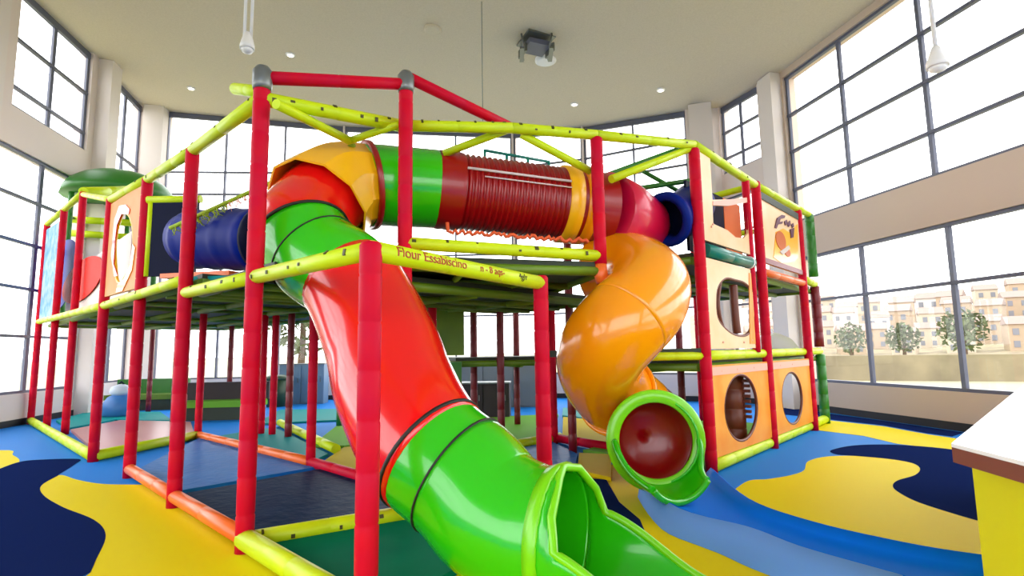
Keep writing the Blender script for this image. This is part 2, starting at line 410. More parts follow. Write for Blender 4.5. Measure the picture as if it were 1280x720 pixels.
# pendant lamps on rods
def pendant(px, py, k, label, r=.14, double=False):
    p = atk(px, py, k); zc = ceilz(p)
    t = thing('pendant_lamp', p, label, 'lamp')
    m_ = MB()
    if double:
        for s in (-.05, .05): rod(m_, p+Vector((s, 0, .1)), Vector((p.x+s, p.y, zc)), .022, 'white_plastic', 10)
    else: rod(m_, p+Vector((0, 0, .1)), Vector((p.x, p.y, zc)), .025, 'white_plastic', 10)
    m_.build('rod', t)
    m_ = MB(); sweep(m_, [p+Vector((0,0,.24)), p+Vector((0,0,.16)), p+Vector((0,0,.04)), p+Vector((0,0,-.02))], [.04, .07, r, r*1.02], 'white_plastic', 24); m_.build('shade', t)
    m_ = MB(); sweep(m_, [p+Vector((0,0,-.02)), p+Vector((0,0,-.06)), p+Vector((0,0,-.08))], [r*.85, r*.7, r*.3], 'white_plastic', 20); m_.build('diffuser', t)
    m_ = MB(); sweep(m_, [Vector((p.x,p.y,zc-.05)), Vector((p.x,p.y,zc+.02))], .09, 'white_plastic', 16); m_.build('canopy', t)
pendant(1172, 82, 6.6, 'white pendant lamp on a long rod before the right upper windows', .115)
pendant(309, 60, 8.0, 'white pendant lamp on twin rods above the leftmost tall red post', .1, True)
for i, (px, lab) in enumerate([(602, 'thin dark cable hanging from the ceiling left of the mirrored lamp')]):
    p0 = onceil(px, 2); p1 = Vector((p0.x, p0.y, 6.2))
    m_ = MB(); rod(m_, p0, p1, .008, 'rope_grey', 6); o = m_.build('hanging_cable', None, p0); tag(o, lab, 'cable')

# ------------------------------------------------------------------ play frame: plan points
g = lambda px, py: Vector((atz(px, py).x, atz(px, py).y, 0))
P1, P2, P3, P4 = g(305, 690), g(217, 634), g(161, 597), g(116, 577)
P5, P6, P7 = g(81, 543), g(58, 537), g(38, 530)
F1 = Vector((-.80, 3.05, 0)); F2 = Vector((.25, 4.72, 0))
U = Vector((-.965, 4.85, 0)); MM = Vector((.93, 5.62, 0))
R1, R2, R3, R4 = g(890, 592), g(967, 560), g(1018, 538), g(1032, 529)
up = lambda p, z: Vector((p.x, p.y, z))
ad = (P4 - P1).normalized(); cd = Vector((ad.y, -ad.x, 0))     # along the left front / into the room
frame_root = thing('play_frame', (P1 + cd*2), 'multi-level soft play frame of red padded posts and lime rails around the slides', 'play structure')
tower_root = thing('climbing_tower', ((R1+R3)/2), 'three-storey climbing tower of red posts at the right end of the play frame', 'play structure')
PR = .066
def post(root, p, z1, matl='foam_red', r=PR, z0=0.0, cap=True, seam=.27, name='post'):
    m_ = MB(); pts = [up(p, z0)]; rad = [r]
    z = z0 + seam
    while z < z1 - .1:
        pts += [up(p, z-.012), up(p, z), up(p, z+.012)]; rad += [r*1.01, r*.93, r*.99]; z += seam
    pts += [up(p, z1-.02), up(p, z1)]; rad += [r, r*.8]
    sweep(m_, pts, rad, matl, 18)
    o = m_.build(name, root, up(p, z0))
    return o
def rail(root, a, b, r=.06, matl='foam_lime', name='rail', marks=0):
    a, b = Vector(a), Vector(b); m_ = MB(); L = (b-a).length; k = max(2, int(L/.6)); pts = []; rad = []
    for i in range(k+1):
        t = i/k
        if 0 < i < k:
            for e, q in ((-.008, 1), (0, .95), (.008, 1)): pts.append(a + (b-a)*(t + e/L)); rad.append(r*q)
        else:
            pts.append(a + (b-a)*t); rad.append(r)
    sweep(m_, pts, rad, matl, 16)
    if marks:                                            # cable ties / dark print ticks on the sleeve
        q = m_; d = (b-a).normalized(); side = d.cross(Vector((0,0,1))).normalized()
        if side.y > 0: side = -side
        upv = side.cross(d).normalized()
        if upv.z < 0: upv = -upv
        rn = random.Random(int(abs(a.x*100)+abs(b.y*37)))
        for i in range(marks):
            c = a + (b-a)*((i+.5+rn.uniform(-.35, .35))/marks); an = rn.uniform(-.3, 1.0)
            n_ = side*math.cos(an) + upv*math.sin(an); tt = d.cross(n_)
            w, h = rn.uniform(.008, .02), rn.uniform(.015, .04)
            cc = c + n_*r*1.0
            q.add([cc + d*(i1*w) + tt*(j1*h/2) + n_*e for e in (-.01, .006) for i1, j1 in ((-1,-1),(1,-1),(1,1),(-1,1))],
                  [[3,2,1,0],[4,5,6,7],[0,1,5,4],[1,2,6,5],[2,3,7,6],[3,0,4,7]], 'marking')
    return m_.build(name, root, (a+b)/2)
fr = frame_root
# front posts of the left wing
zP1, zP2 = 3.66, 3.60
TOP = {}
def postpx(root, p, px, py, **k):
    z = zat(px, py, p); TOP[id(p)] = z; post(root, p, z, **k); return z
z1 = zat(324, 92, P1); post(fr, P1, z1)
zU = zat(508, 98, U); post(fr, U, zU)
z2 = postpx(fr, P2, 241, 186); z3 = postpx(fr, P3, 180, 222); z4 = postpx(fr, P4, 138, 248)
z5 = postpx(fr, P5, 103, 240); z6 = postpx(fr, P6, 80, 262); z7 = postpx(fr, P7, 57, 280)
zF1 = zat(462, 303, F1); post(fr, F1, zF1, r=.064)
zF2 = zat(676, 345, F2); post(fr, F2, zF2)
zMt = zat(748, 172, MM); zMb = zat(757, 330, MM); post(fr, MM, zMt, z0=zMb)
m_ = MB(); sweep(m_, [up(MM, zMb-.2), up(MM, zMb-.12), up(MM, zMb+.01)], [.05, .075, .06], 'foam_orange', 16); m_.build('post_foot', fr, up(MM, zMb))
# steel corner joints on the two tall posts
for p, z in ((P1, z1), (U, zU)):
    m_ = MB(); sweep(m_, [up(p, z-.14), up(p, z-.1), up(p, z+.02), up(p, z+.06)], [.07, .078, .078, .05], 'grey_steel', 16); m_.build('corner_joint', fr, up(p, z))
# upper rails
rail(fr, up(P1, z1-.03), up(U, zU-.06), .055, 'foam_red')
E1 = atz(640, 160, 3.86); rail(fr, up(U, zU+.02), E1, .055, 'foam_red')
zr = zat(318, 122, P1)
Q = atz(500, 157, 3.62); Q2 = atz(640, 160, 3.70); zR1 = zat(868, 181, R1); QM = up(MM, zMt+.03)
QR = up(R1, zR1)
rail(fr, up(P1, zr), Q, .06, marks=7); rail(fr, Q, Q2, .055, marks=7); rail(fr, Q2, QM, .055, marks=5); rail(fr, QM, QR, .055, marks=4)
rail(fr, up(P1, zr), up(P2, z2-.02), .06, marks=3); rail(fr, up(P2, z2-.02), up(P3, z3-.02), .058, marks=2); rail(fr, up(P3, z3-.02), up(P4, z4-.02), .06, marks=1)
rail(fr, up(P1, zr+.06), atk(294, 111, 4.75), .05)
# roof braces
rail(fr, atk(345, 130, 4.3), atk(437, 176, 5.25), .04, name='brace'); rail(fr, atk(437, 176, 5.25), atk(500, 155, 5.1), .035, name='brace')
rail(fr, Q2, atk(555, 192, 5.7), .04, name='brace'); rail(fr, Q2 + Vector((.1, .1, -.03)), atk(738, 214, 5.9), .042, name='brace')
rail(fr, QR + Vector((-.05, 0, -.05)), atk(764, 224, 6.0), .045, name='brace')
# deck rails
zd1 = zat(312, 346, P1); zd2 = zat(225, 366, P2); zdF = zat(459, 313, F1)
rail(fr, up(P2, zd2) , up(P1, zd1), .056, marks=4)
rail(fr, up(P1, zd1), up(F1, zdF), .056, marks=6)
wr = rail(fr, up(F1, zdF), up(F2, zat(672, 354, F2)), .06)
z2b = zat(224, 349, P2); z4b = zat(126, 382, P4)
rail(fr, up(P2, z2b), up(P4, z4b), .056, marks=4)
zdU = zat(512, 304, U); zdM = zat(748, 320, MM)
rail(fr, up(U, zdU), up(MM, zdM), .06, marks=7)
z5b = zat(88, 378, P5); rail(fr, up(P4, z4b), up(P7, zat(46, 402, P7)), .06)
rail(fr, up(P4, z4-.02), up(P5, z5-.05), .05); rail(fr, up(P5, z5), up(P6, z6), .06); rail(fr, up(P6, z6), up(P7, z7), .06)
# roof rail over the left rear bay
B5 = atk(160, 238, 12.5); rail(fr, up(P5, z5), B5, .1); 
rail(fr, atk(84, 274, 14), atk(170, 279, 14.5), .09); rail(fr, atk(84, 291, 14), atk(170, 297, 14.5), .09)
# base rails
bz = .075
rail(fr, up(P2, bz+.03), up(P1, bz+.03), .062, 'foam_orange', 'base_rail'); rail(fr, up(P3, bz+.03), up(P2, bz+.03), .062, 'foam_orange', 'base_rail')
rail(fr, up(P1, bz+.02), up(F1, bz+.02), .075, 'foam_lime', 'base_rail'); 
rail(fr, up(P1, bz), up(U, bz), .07, 'foam_lime', 'base_rail', marks=5); rail(fr, up(U, bz), up(F2, bz), .07, 'foam_lime', 'base_rail')
rail(fr, up(P4, bz), up(P7, bz), .075, 'foam_lime', 'base_rail')
I1 = g(247, 549); I2 = g(388, 585); I3 = g(445, 608); I4 = g(752, 570)
rail(fr, up(P4, bz), up(I1, bz), .075, 'foam_lime', 'base_rail')
rail(fr, up(I1, bz), up(I2, bz), .065, 'foam_orange', 'base_rail'); rail(fr, up(I2, bz), up(U + Vector((.2, .5, 0)), bz), .065, 'foam_red', 'base_rail')
X1 = g(693, 553); X2 = g(765, 566)
rail(fr, up(X1, bz), up(X2, bz), .065, 'foam_red', 'base_rail')
rail(fr, g(350, 533) + Vector((0,0,bz)), g(420, 568) + Vector((0,0,bz)), .07, 'foam_lime', 'base_rail')
rail(fr, g(622, 566) + Vector((0,0,bz)), g(700, 552) + Vector((0,0,bz)), .07, 'foam_lime', 'base_rail')
# inner posts below the decks; dark red ones have the deck shade painted in
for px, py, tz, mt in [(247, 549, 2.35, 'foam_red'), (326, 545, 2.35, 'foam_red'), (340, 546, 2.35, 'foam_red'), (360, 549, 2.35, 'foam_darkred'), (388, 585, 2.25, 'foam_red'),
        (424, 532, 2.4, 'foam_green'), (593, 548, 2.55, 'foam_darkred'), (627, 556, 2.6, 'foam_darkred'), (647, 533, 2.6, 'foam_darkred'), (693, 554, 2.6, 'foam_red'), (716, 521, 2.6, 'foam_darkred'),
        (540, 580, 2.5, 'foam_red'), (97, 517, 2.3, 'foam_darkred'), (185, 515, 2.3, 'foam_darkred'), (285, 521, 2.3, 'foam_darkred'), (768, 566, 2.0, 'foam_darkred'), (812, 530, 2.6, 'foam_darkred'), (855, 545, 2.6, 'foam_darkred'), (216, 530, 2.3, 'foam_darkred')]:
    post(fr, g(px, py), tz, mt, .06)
q = MB(); a_, b_ = atk(548, 410, 8.4), atk(578, 410, 8.4); m0 = (a_+b_)/2; box(q, Vector((m0.x, m0.y, 1.83)), .42, .08, .86, 'deck_green'); box(q, Vector((m0.x, m0.y, 1.0)), .34, .06, .6, 'foam_green'); q = q.build('padded_panel', fr, m0)
# decks: plates with a dark net underside and lime edge beams
def deck(root, poly, z, name='deck', th=.1, mt='deck_black', edge='deck_green', beams=3):
    m_ = MB(); prism(m_, [(p.x, p.y) for p in poly], z-th, z, mt)
    o = m_.build(name, root, up(poly[0], z))
    n = len(poly); q = MB()
    for i in range(n): rod(q, up(poly[i], z-th), up(poly[(i+1) % n], z-th), .05, edge, 10)
    a, b, c, d_ = poly[0], poly[1], poly[2], poly[3]
    for k in range(1, beams+1):
        t = k/(beams+1); rod(q, up(a+(d_-a)*t, z-th-.02), up(b+(c-b)*t, z-th-.02), .05, edge, 10)
    for k in range(1, 3):
        t = k/3; rod(q, up(a+(b-a)*t, z-th-.04), up(d_+(c-d_)*t, z-th-.04), .035, edge, 8)
    q.build('deck_beam', o, up(poly[0], z))
    return o
deck(fr, [P1 + cd*.15, P2 + cd*.15, P2 + cd*4.6, P1 + cd*4.6], 2.2)
deck(fr, [P2 + cd*.15, P4 + cd*.15, P4 + cd*4.6, P2 + cd*4.6], 2.3)
deck(fr, [P4 + cd*.2, P7 + cd*.2, P7 + cd*4.0 , P4 + cd*4.0], 2.3)
mid = Vector((-1.9, 9.2, 0))
deck(fr, [U + Vector((-.2, .15, 0)), MM, MM + Vector((-.9, 4.2, 0)), Vector((-2.1, 8.4, 0))], 2.36)
deck(fr, [Vector((-.9, 8.6, 0)), Vector((2.2, 9.4, 0)), Vector((1.6, 11.2, 0)), Vector((-1.5, 10.4, 0))], 1.36, beams=1)
# ---- tower -----------------------------------------------------------------
tw = tower_root
for p, px, py in ((R1, 868, 186), (R2, 953, 226), (R3, 1002, 262)):
    post(tw, p, zat(px, py, p), r=.07)
R2b = R2 + (R1-R2).normalized()*.42; post(tw, R2b, zat(943, 224, R2b), r=.055, z0=1.38)
zR4 = zat(1010, 268, R4)
post(tw, R4, 1.3, 'foam_green', .085); post(tw, R4, 2.62, 'foam_darkred', .085, z0=1.44); post(tw, R4, zR4, 'foam_green', .085, z0=2.8)
zR2, zR3 = zat(950, 231, R2), zat(1003, 260, R3)
rail(tw, QR, up(R2, zR2), .06, marks=3); rail(tw, up(R2, zR2), up(R3, zR3), .06, marks=2); rail(tw, up(R3, zR3), up(R4, zR4), .06)
L1z, L2z = 1.36, 2.66
rail(tw, up(R1, L1z), up(R4, L1z), .062)
ML = atz(802, 446, L1z); rail(tw, ML, up(R1, L1z), .05)
teal = rail(tw, up(R1, L2z) + (R2-R1)*.06, up(R2b, L2z), .085, 'foam_teal', 'roller')
m_ = MB(); dd = (R2b-R1).normalized(); rod(m_, up(R2b, L2z)-dd*.1, up(R2b, L2z)-dd*.06, .09, 'white_plastic', 16); m_.build('roller_end', teal, up(R2b, L2z))
rail(tw, up(R2, L2z-.08), up(R3, L2z-.08), .06, 'foam_orange'); rail(tw, up(R3, L2z), up(R4, L2z), .07)
rail(tw, up(R1, .08), up(R4, .08), .075, 'foam_lime', 'base_rail')
td = (R3-R1).normalized(); tn = Vector((-td.y, td.x, 0))      # tn: into the tower (leftwards/back)
if tn.x > 0: tn = -tn
BK = 2.0
for p in (R1, R2, R3): post(tw, p + tn*BK, zR1, 'foam_red' if p is not R1 else 'foam_darkred', .06)
for z in (L1z, L2z): deck(tw, [R1 + tn*.1, R4 + tn*.1, R4 + tn*BK, R1 + tn*BK], z-.04, beams=2)
rail(tw, up(R1+tn*BK, zR1), up(R3+tn*BK, zR3), .05); rail(tw, up(R2, zR2), up(R2+tn*BK, zR2-.1), .05); rail(tw, up(R1, zR1), up(R1+tn*BK, zR1-.15), .045, 'foam_green')
rail(tw, up(R3, zR3-.3), up(R3+tn*BK, zR3-.3), .05)
dk = MB(); pl = [ML + Vector((0, .05, 0)), R1 + td*-.05, R1 + tn*1.6, ML + tn*1.5]; prism(dk, [(p.x, p.y) for p in pl], L1z+.0, L1z+.09, 'deck_black'); dk.build('deck', tw, up(R1, L1z))

# ------------------------------------------------------------------ activity panels
PROOT = [tower_root]
def panel(name, A, B, z0, z1, holes, matl, label, cat='panel', th=.035, group=None, rim=None, inset=.08, outline=None):
    """plate standing between posts A and B; local x from A to B (metres), y = height"""
    A, B = Vector(A), Vector(B); L = (B-A).length; ex = (B-A)/L; ey = Vector((0,0,1))
    m_ = MB(); O = up(A, 0)
    outl = outline or [(inset, z0), (L-inset, z0), (L-inset, z1), (inset, z1)]
    slab(m_, O, ex, ey, [outl] + [h for h in holes], th, matl); t = m_.build(name, PROOT[0], up((A+B)/2, z0)); t['label'] = label
    for h in holes:
        if rim:
            q = MB(); pts = [O + ex*a + ey*b for a, b in h]; pts.append(pts[0]); sweep(q, pts, .022, rim, 8, cap=False); q.build('hole_rim', t)
    return t, O, ex, ey, L
def on_panel(O, ex, ey, poly, t, name, matl, out=.02, th=.012):
    n = ex.cross(ey)
    if n.dot(CAM - O) < 0: n = -n
    m_ = MB(); slab(m_, O + n*out, ex, ey, [poly], th, matl); return m_.build(name, t)
def pan_uv(px, py, O, ex):
    d = ray(px, py); n = ex.cross(Vector((0,0,1))); t = (O - CAM).dot(n) / d.dot(n); q = CAM + d*t; return ((q-O).dot(ex), q.z)
def pan_oval(px, py, w, h, O, ex, lean=0):
    c = pan_uv(px, py, O, ex); l = pan_uv(px-w/2, py, O, ex); r = pan_uv(px+w/2, py, O, ex); a = pan_uv(px, py-h/2, O, ex); b = pan_uv(px, py+h/2, O, ex)
    return ellipse((l[0]+r[0])/2, (a[1]+b[1])/2, (r[0]-l[0])/2, (a[1]-b[1])/2)
def bolts(O, ex, ey, pts, t):
    n = ex.cross(ey); n = n if n.dot(CAM-O) > 0 else -n
    for a, b in pts: m_ = MB(); c = O + ex*a + ey*b; rod(m_, c + n*.01, c + n*.03, .014, 'print_pink', 8); m_.build('bolt', t, c)
e12 = (R2-R1).normalized(); L12 = (R2-R1).length; L23 = (R3-R2).length
# ground-floor orange panels
h = pan_oval(925, 510, 42, 84, R1, e12)
t, O, ex, ey, L = panel('climbing_panel', R1, R2, .16, 1.24, [h], 'panel_orange', 'orange ground-floor panel with oval hole nearest the spiral slide', group='orange panels with oval holes', rim='trim_brown')
on_panel(O, ex, ey, [(.1, 1.12), (L-.1, 1.12), (L-.1, 1.22), (.1, 1.22)], t, 'top_band', 'print_pink'); bolts(O, ex, ey, [(.4, 1.17), (.9, 1.17), (1.5, 1.17)], t)
q = MB(); n_ = tn
for k in range(8): box(q, O + ex*(h[0][0]*.98-.05) + ey*(.5+.07*k) + tn*.1, .05, .1, .04, 'trim_brown', math.atan2(ex.y, ex.x))
q.build('finger_grip', t)
e23 = (R3-R2).normalized(); h = pan_oval(989, 498, 26, 66, R2, e23)
t, O, ex, ey, L = panel('climbing_panel', R2, R3, .16, 1.24, [h], 'panel_orange', 'orange ground-floor panel with oval hole beside the green corner post', group='orange panels with oval holes', rim='trim_brown')
on_panel(O, ex, ey, [(.1, 1.12), (L-.1, 1.12), (L-.1, 1.22), (.1, 1.22)], t, 'top_band', 'print_pink'); bolts(O, ex, ey, [(.5, 1.17), (1.1, 1.17)], t)
post(tw, R1 + td*1.5 + tn*.3, 1.28, 'trim_brown', .17, z0=.06, name='padded_pillar')
# middle panel with a horseshoe opening
h = [pan_uv(*q, R1, e12) for q in ((896, 398), (894, 372), (897, 357), (906, 348), (918, 350), (930, 354), (940, 366), (942, 385), (940, 405), (934, 418), (922, 420), (909, 414))]
h = [(p.x, p.y) for p in catmull([Vector((a, b, 0)) for a, b in h], 4, True)]
t, O, ex, ey, L = panel('climbing_panel', R1, R2b, 1.44, 2.56, [h], 'panel_peach', 'peach middle-floor panel with arched opening under the teal roller', rim='trim_brown')
q = MB(); uvs = [pan_uv(*w, R1, e12) for w in ((903, 350), (900, 375), (903, 400), (909, 415))]
sweep(q, catmull([O + ex*a + ey*b + tn*.03 for a, b in uvs], 5), .03, 'trim_brown', 10)
uvs = [pan_uv(*w, R1, e12) for w in ((922, 356), (923, 375), (925, 400), (927, 416))]
q.build('climbing_strap', t); q = MB(); sweep(q, catmull([O + ex*a + ey*b + tn*.06 for a, b in uvs], 5), .055, 'trim_brown', 10); q.build('climbing_strap', t)
on_panel(O, ex, ey, [(L-.3, 1.5), (L-.09, 1.5), (L-.09, 2.5), (L-.16, 2.5)], t, 'edge_stripe', 'panel_orange')
bolts(O, ex, ey, [(.5, 1.52), (1.2, 1.52), (1.5, 1.55)], t)
# upper peach panel with two openings
h1 = [pan_uv(*q, R1, e12) for q in ((935, 249), (889, 250))]; h1 = [(h1[1][0], 3.92), (h1[0][0], 3.92)] + h1
h2 = [pan_uv(*q, R1, e12) for q in ((889, 257), (908, 258), (932, 253), (934, 262), (934, 292), (928, 298), (918, 297), (908, 288), (890, 280))]
zt = zR1 - .12
outl = [(.08, 2.78)] + [(L-.03, 2.78), (L-.03, 3.98), (L-.15, 3.98), (L-.2, 3.92), (.2, 3.92), (.08, zt)]
t, O, ex, ey, L = panel('climbing_panel', R1, R2b, 2.78, 3.9, [h1, h2], 'panel_peach', 'cream top-floor panel with wavy window above the teal roller', outline=[(.08, 2.78), (L-.04, 2.78), (L-.04, 3.96), (.08, 3.96)])
on_panel(O, ex, ey, [pan_uv(*q, R1, e12) for q in ((889, 252), (934, 247), (934, 253), (908, 258), (889, 257))], t, 'window_ledge', 'print_pink')
bolts(O, ex, ey, [(.35, 2.98), (.4, 3.02)], t)
q = MB(); ppp = O + tn*.9 + ey*0
w0 = up(R1 + tn*.3 + td*.35, 0); w1 = up(R2 + tn*.3, 0); exx = (w1-w0).normalized()
b_t, _, _, _, _ = panel('inner_panel', w0, w0 + exx*1.2, 2.72, 3.66, [], 'plastic_navy', 'navy panel seen through the wavy window of the top-floor panel', inset=0)
b_t, _, _, _, _ = panel('inner_panel', w0 + exx*1.22, w0 + exx*1.85, 2.72, 3.66, [], 'foam_orange', 'orange panel seen through the wavy window of the top-floor panel', inset=0)
# picture panel
t, O, ex, ey, L = panel('picture_panel', R2, R3, 2.72, 3.84, [], 'panel_peach', 'peach panel printed with dark lettering and orange ball between two red posts')
U2 = lambda *q: [pan_uv(a, b, R2, e23) for a, b in q]
on_panel(O, ex, ey, U2((965, 322), (968, 290), (977, 286), (985, 291), (995, 280), (996, 322), (990, 328), (975, 329)), t, 'yellow_patch', 'plastic_yellow', .02)
def ov(px, py, w, h): return pan_oval(px, py, w, h, R2, e23)
on_panel(O, ex, ey, ov(973.5, 301, 12, 22), t, 'printed_ball', 'print_orange', .03)
on_panel(O, ex, ey, ov(982, 316, 7, 10), t, 'printed_ball', 'print_orange', .03)
on_panel(O, ex, ey, U2((972, 315), (983, 307), (985, 311), (976, 319)), t, 'printed_stripe', 'panel_white', .032)
on_panel(O, ex, ey, U2((985, 287), (990, 285), (989, 297), (986, 298)), t, 'printed_stripe', 'print_plum', .034)
for k, pl in enumerate([((966, 285), (969, 273), (975, 269), (979, 270), (978, 273), (973, 274), (972, 278), (976, 277), (975, 280), (970, 281), (968, 286)),
        ((978, 277), (981, 275), (982, 281), (979, 282)), ((982, 279), (985, 276), (986, 282), (983, 284)), ((987, 281), (989, 279), (990, 284), (988, 285))]):
    on_panel(O, ex, ey, U2(*pl), t, 'printed_letter', 'print_plum', .03)
on_panel(O, ex, ey, [(.12, 3.72), (L-.1, 3.72), (L-.1, 3.83), (.12, 3.83)], t, 'top_band', 'deck_black', .03)
on_panel(O, ex, ey, [(.1, 2.72), (L-.1, 2.72), (L-.1, 2.80), (.1, 2.80)], t, 'bottom_band', 'foam_darkred', .03)
# white sheet lying on the middle floor
q = MB(); N = 14; vs = []
for i in range(N):
    for j in range(8):
        u_, v_ = i/(N-1), j/7; p = R2 + (R3-R2)*(.1+.85*u_) + tn*(.12+.8*v_)
        vs.append(up(p, 1.42 + .34*math.sin(pi*u_)**1.0*(1-.3*v_)*(1-u_*.45) + .03*math.sin(9*u_+4*v_)))
fs = [[i*8+j, (i+1)*8+j, (i+1)*8+j+1, i*8+j+1] for i in range(N-1) for j in range(7)]
q.add(vs, fs, 'white_plastic', True); q.add([Vector(v) - Vector((0,0,v[2]-1.385)) if True else v for v in vs], fs, 'white_plastic')
o = q.build('soft_hill', None, up(R2, 1.4)); tag(o, 'white soft mound on the middle floor of the climbing tower', 'soft play')

PROOT[0] = frame_root
# left wing panels -------------------------------------------------------------
e34 = (P4-P3).normalized()
ez = lambda *pts: [pan_uv(a, b, P4, -e34) for a, b in pts]
h = ez((146, 345), (144, 310), (147, 285), (153, 268), (161, 268), (166, 280), (168, 305), (164, 330), (156, 348), (150, 354))
h = [(p.x, p.y) for p in catmull([Vector((a, b, 0)) for a, b in h], 4, True)]
t, O, ex, ey, L = panel('activity_panel', P4, P3, 2.32, zat(160, 243, (P3+P4)/2), [h], 'panel_apricot', 'peach panel with tall oval opening between the left red posts', rim='plastic_yellow')
on_panel(O, ex, ey, ez((146, 275), (152, 258), (160, 256), (165, 262), (164, 268), (155, 268), (149, 282), (147, 300), (145, 330), (150, 345), (146, 346), (142, 320)), t, 'red_swirl', 'plastic_red', .025)
on_panel(O, ex, ey, ez((150, 356), (158, 349), (166, 330), (169, 305), (172, 310), (168, 338), (156, 364), (148, 366)), t, 'orange_swirl', 'plastic_orange', .025)
e57 = (P5-P7).normalized()
t, O, ex, ey, L = panel('activity_panel', P7, P6, 2.34, z7-.15, [], 'panel_sky', 'pale sky-blue printed panel at the far left end of the play frame')
A_, B_ = P6 + cd*.3, P4 + cd*.3
t, O, ex, ey, L = panel('activity_panel', A_, B_, 2.34, 3.35, [], 'panel_white', 'pale panel with blue and red discs behind the left posts', inset=0)
uvp = lambda px, py: pan_uv(px, py, O, ex)
c1 = uvp(72, 348); c2 = uvp(76, 312)
def disc(px, py, w, h, zmin):
    c = uvp(px, py); l = uvp(px-w/2, py); a = uvp(px, py-h/2); pl = ellipse(c[0], c[1], abs(c[0]-l[0]), abs(a[1]-c[1])); return [(x, max(y, zmin)) for x, y in pl]
on_panel(O, ex, ey, disc(76, 346, 34, 76, 2.36), t, 'blue_disc', 'print_blue', .03)
on_panel(O, ex, ey, disc(103, 352, 42, 48, 2.36), t, 'red_disc', 'print_scarlet', .045)
# green canopy dome behind the left wing
q = MB(); c = atk(150, 250, 14.2); vs = []; N = 20
for j in range(7):
    th = j/6*pi/2
    for i in range(N): vs.append(c + Vector((1.25*math.cos(2*pi*i/N)*math.cos(th), 1.25*math.sin(2*pi*i/N)*math.cos(th), .75*math.sin(th))))
q.add(vs, [[j*N+i, j*N+(i+1) % N, (j+1)*N+(i+1) % N, (j+1)*N+i] for j in range(6) for i in range(N)] + [list(range(N))[::-1]], 'foam_green', True)
q.build('roof_dome', fr, c)
for a in (0, 2, 4): post(fr, Vector((c.x + math.cos(a), c.y + math.sin(a), 0)), c.z + .05, 'foam_green', .06, z0=2.3)
# navy end box and blue barrel on the left deck
k0 = 6.6
c0, c1 = atk(187, 298, 6.9), atk(246, 298, 6.9)
O = Vector((c0.x, c0.y, 0)); ex = Vector((c1.x-c0.x, c1.y-c0.y, 0)).normalized(); ey = Vector((0,0,1))
zt_, zb_ = zat(190, 250, O), zat(190, 346, O); Lx = (Vector((c1.x, c1.y, 0)) - O).length
m_ = MB()
slab(m_, O, ex, ey, [[(0, zb_), (Lx, zb_), (Lx, zt_), (0, zt_)]], .05, 'plastic_navy'); t = m_.build('tunnel_panel', frame_root, up(O + ex*Lx/2, zb_)); t['label'] = 'navy end panel with lime frame'
m_ = MB(); rod(m_, O + ey*zb_, O + ey*zt_, .04, 'foam_lime'); rod(m_, O + ey*zt_ - ex*.05, O + ex*(Lx*1.05) + ey*zt_, .05, 'foam_lime'); m_.build('edge_roll', t)
b0, b1 = atk(236, 299, 6.55), atk(340, 300, 5.9)
t = thing('barrel_tunnel', b0, 'dark blue barrel tunnel on the left deck behind red posts', 'tunnel')
m_ = MB(); pts = []; rad = []
for i in range(25):
    u_ = i/24; pts.append(b0 + (b1-b0)*u_); rad.append(.345*(1 if .06 < u_ < .94 else .9) + (.012 if i % 6 == 3 else 0))
sweep(m_, pts, rad, 'plastic_blue', 32); m_.build('shell', t)
for u_ in (.98,):
    m_ = MB(); p = b0 + (b1-b0)*u_; dv = (b1-b0).normalized(); sweep(m_, [p-dv*.03, p-dv*.03, p+dv*.03, p+dv*.03], [.2, .38, .38, .2], 'plastic_navy', 32); m_.build('flange', t)
m_ = MB(); a_, b_ = atk(215, 347, 6.2), atk(300, 343, 5.9); bar(m_, a_, b_, .3, .05, 'foam_orange'); m_.build('deck_strip', fr)
m_ = MB(); a_, b_ = atk(236, 352, 6.0), atk(300, 350, 5.7); bar(m_, a_, b_, .3, .06, 'mat_teal'); m_.build('deck_strip', fr)
# rope rail with netting fringe from the barrel up to the tube
a_, b_ = atk(213, 285, 6.0), atk(443, 181, 5.35)
rail(fr, a_, b_, .022, 'rope_lime', 'net_rail')
m_ = MB(); rn = random.Random(3)
for i in range(69):
    t_ = .02 + .42*i/46; p = a_ + (b_-a_)*t_
    sweep(m_, [p, p + Vector((rn.uniform(-.03, .06), rn.uniform(-.03, .03), -.05)), p + Vector((rn.uniform(-.02, .09), 0, -rn.uniform(.06, .12)))], [.007, .006, .003], 'rope_lime' if i < 34 else 'print_pink', 6)
m_.build('net_fringe', fr, a_)

# ------------------------------------------------------------------ red and green tube slide
TR = .38
px_ = [(545, 237, 5.95), (500, 234, 5.82), (462, 232, 5.72), (422, 238, 5.5), (388, 268, 5.15), (377, 291, 4.9), (398, 322, 4.76), (440, 354, 4.58), (477, 428, 4.28), (496, 488, 3.98), (532, 556, 3.62), (584, 602, 3.42), (618, 640, 3.28)]
path = [atk(*q) for q in px_]
xe = Vector((.88, -.47, 0)).normalized()
path += [path[-1] + xe*.24, path[-1] + xe*.46]
path[-1].z = TR + .02; path[-2].z = TR + .03; path[-3].z = max(path[-3].z, TR + .08)
PP = catmull(path, 10); NP = len(PP)
RAD = [.425 if i < 20 else .425 + (.41-.425)*min(1, (i-20)/40) + (TR-.41)*min(1, max(0, (i-100)/30)) + (.026*math.sin(pi*(i-66)/40)**2 if 66 < i < 106 else 0) for i in range(NP)]
slide = thing('tube_slide', up(path[9], 0), 'enclosed red and green tube slide curling down to the front floor', 'slide')
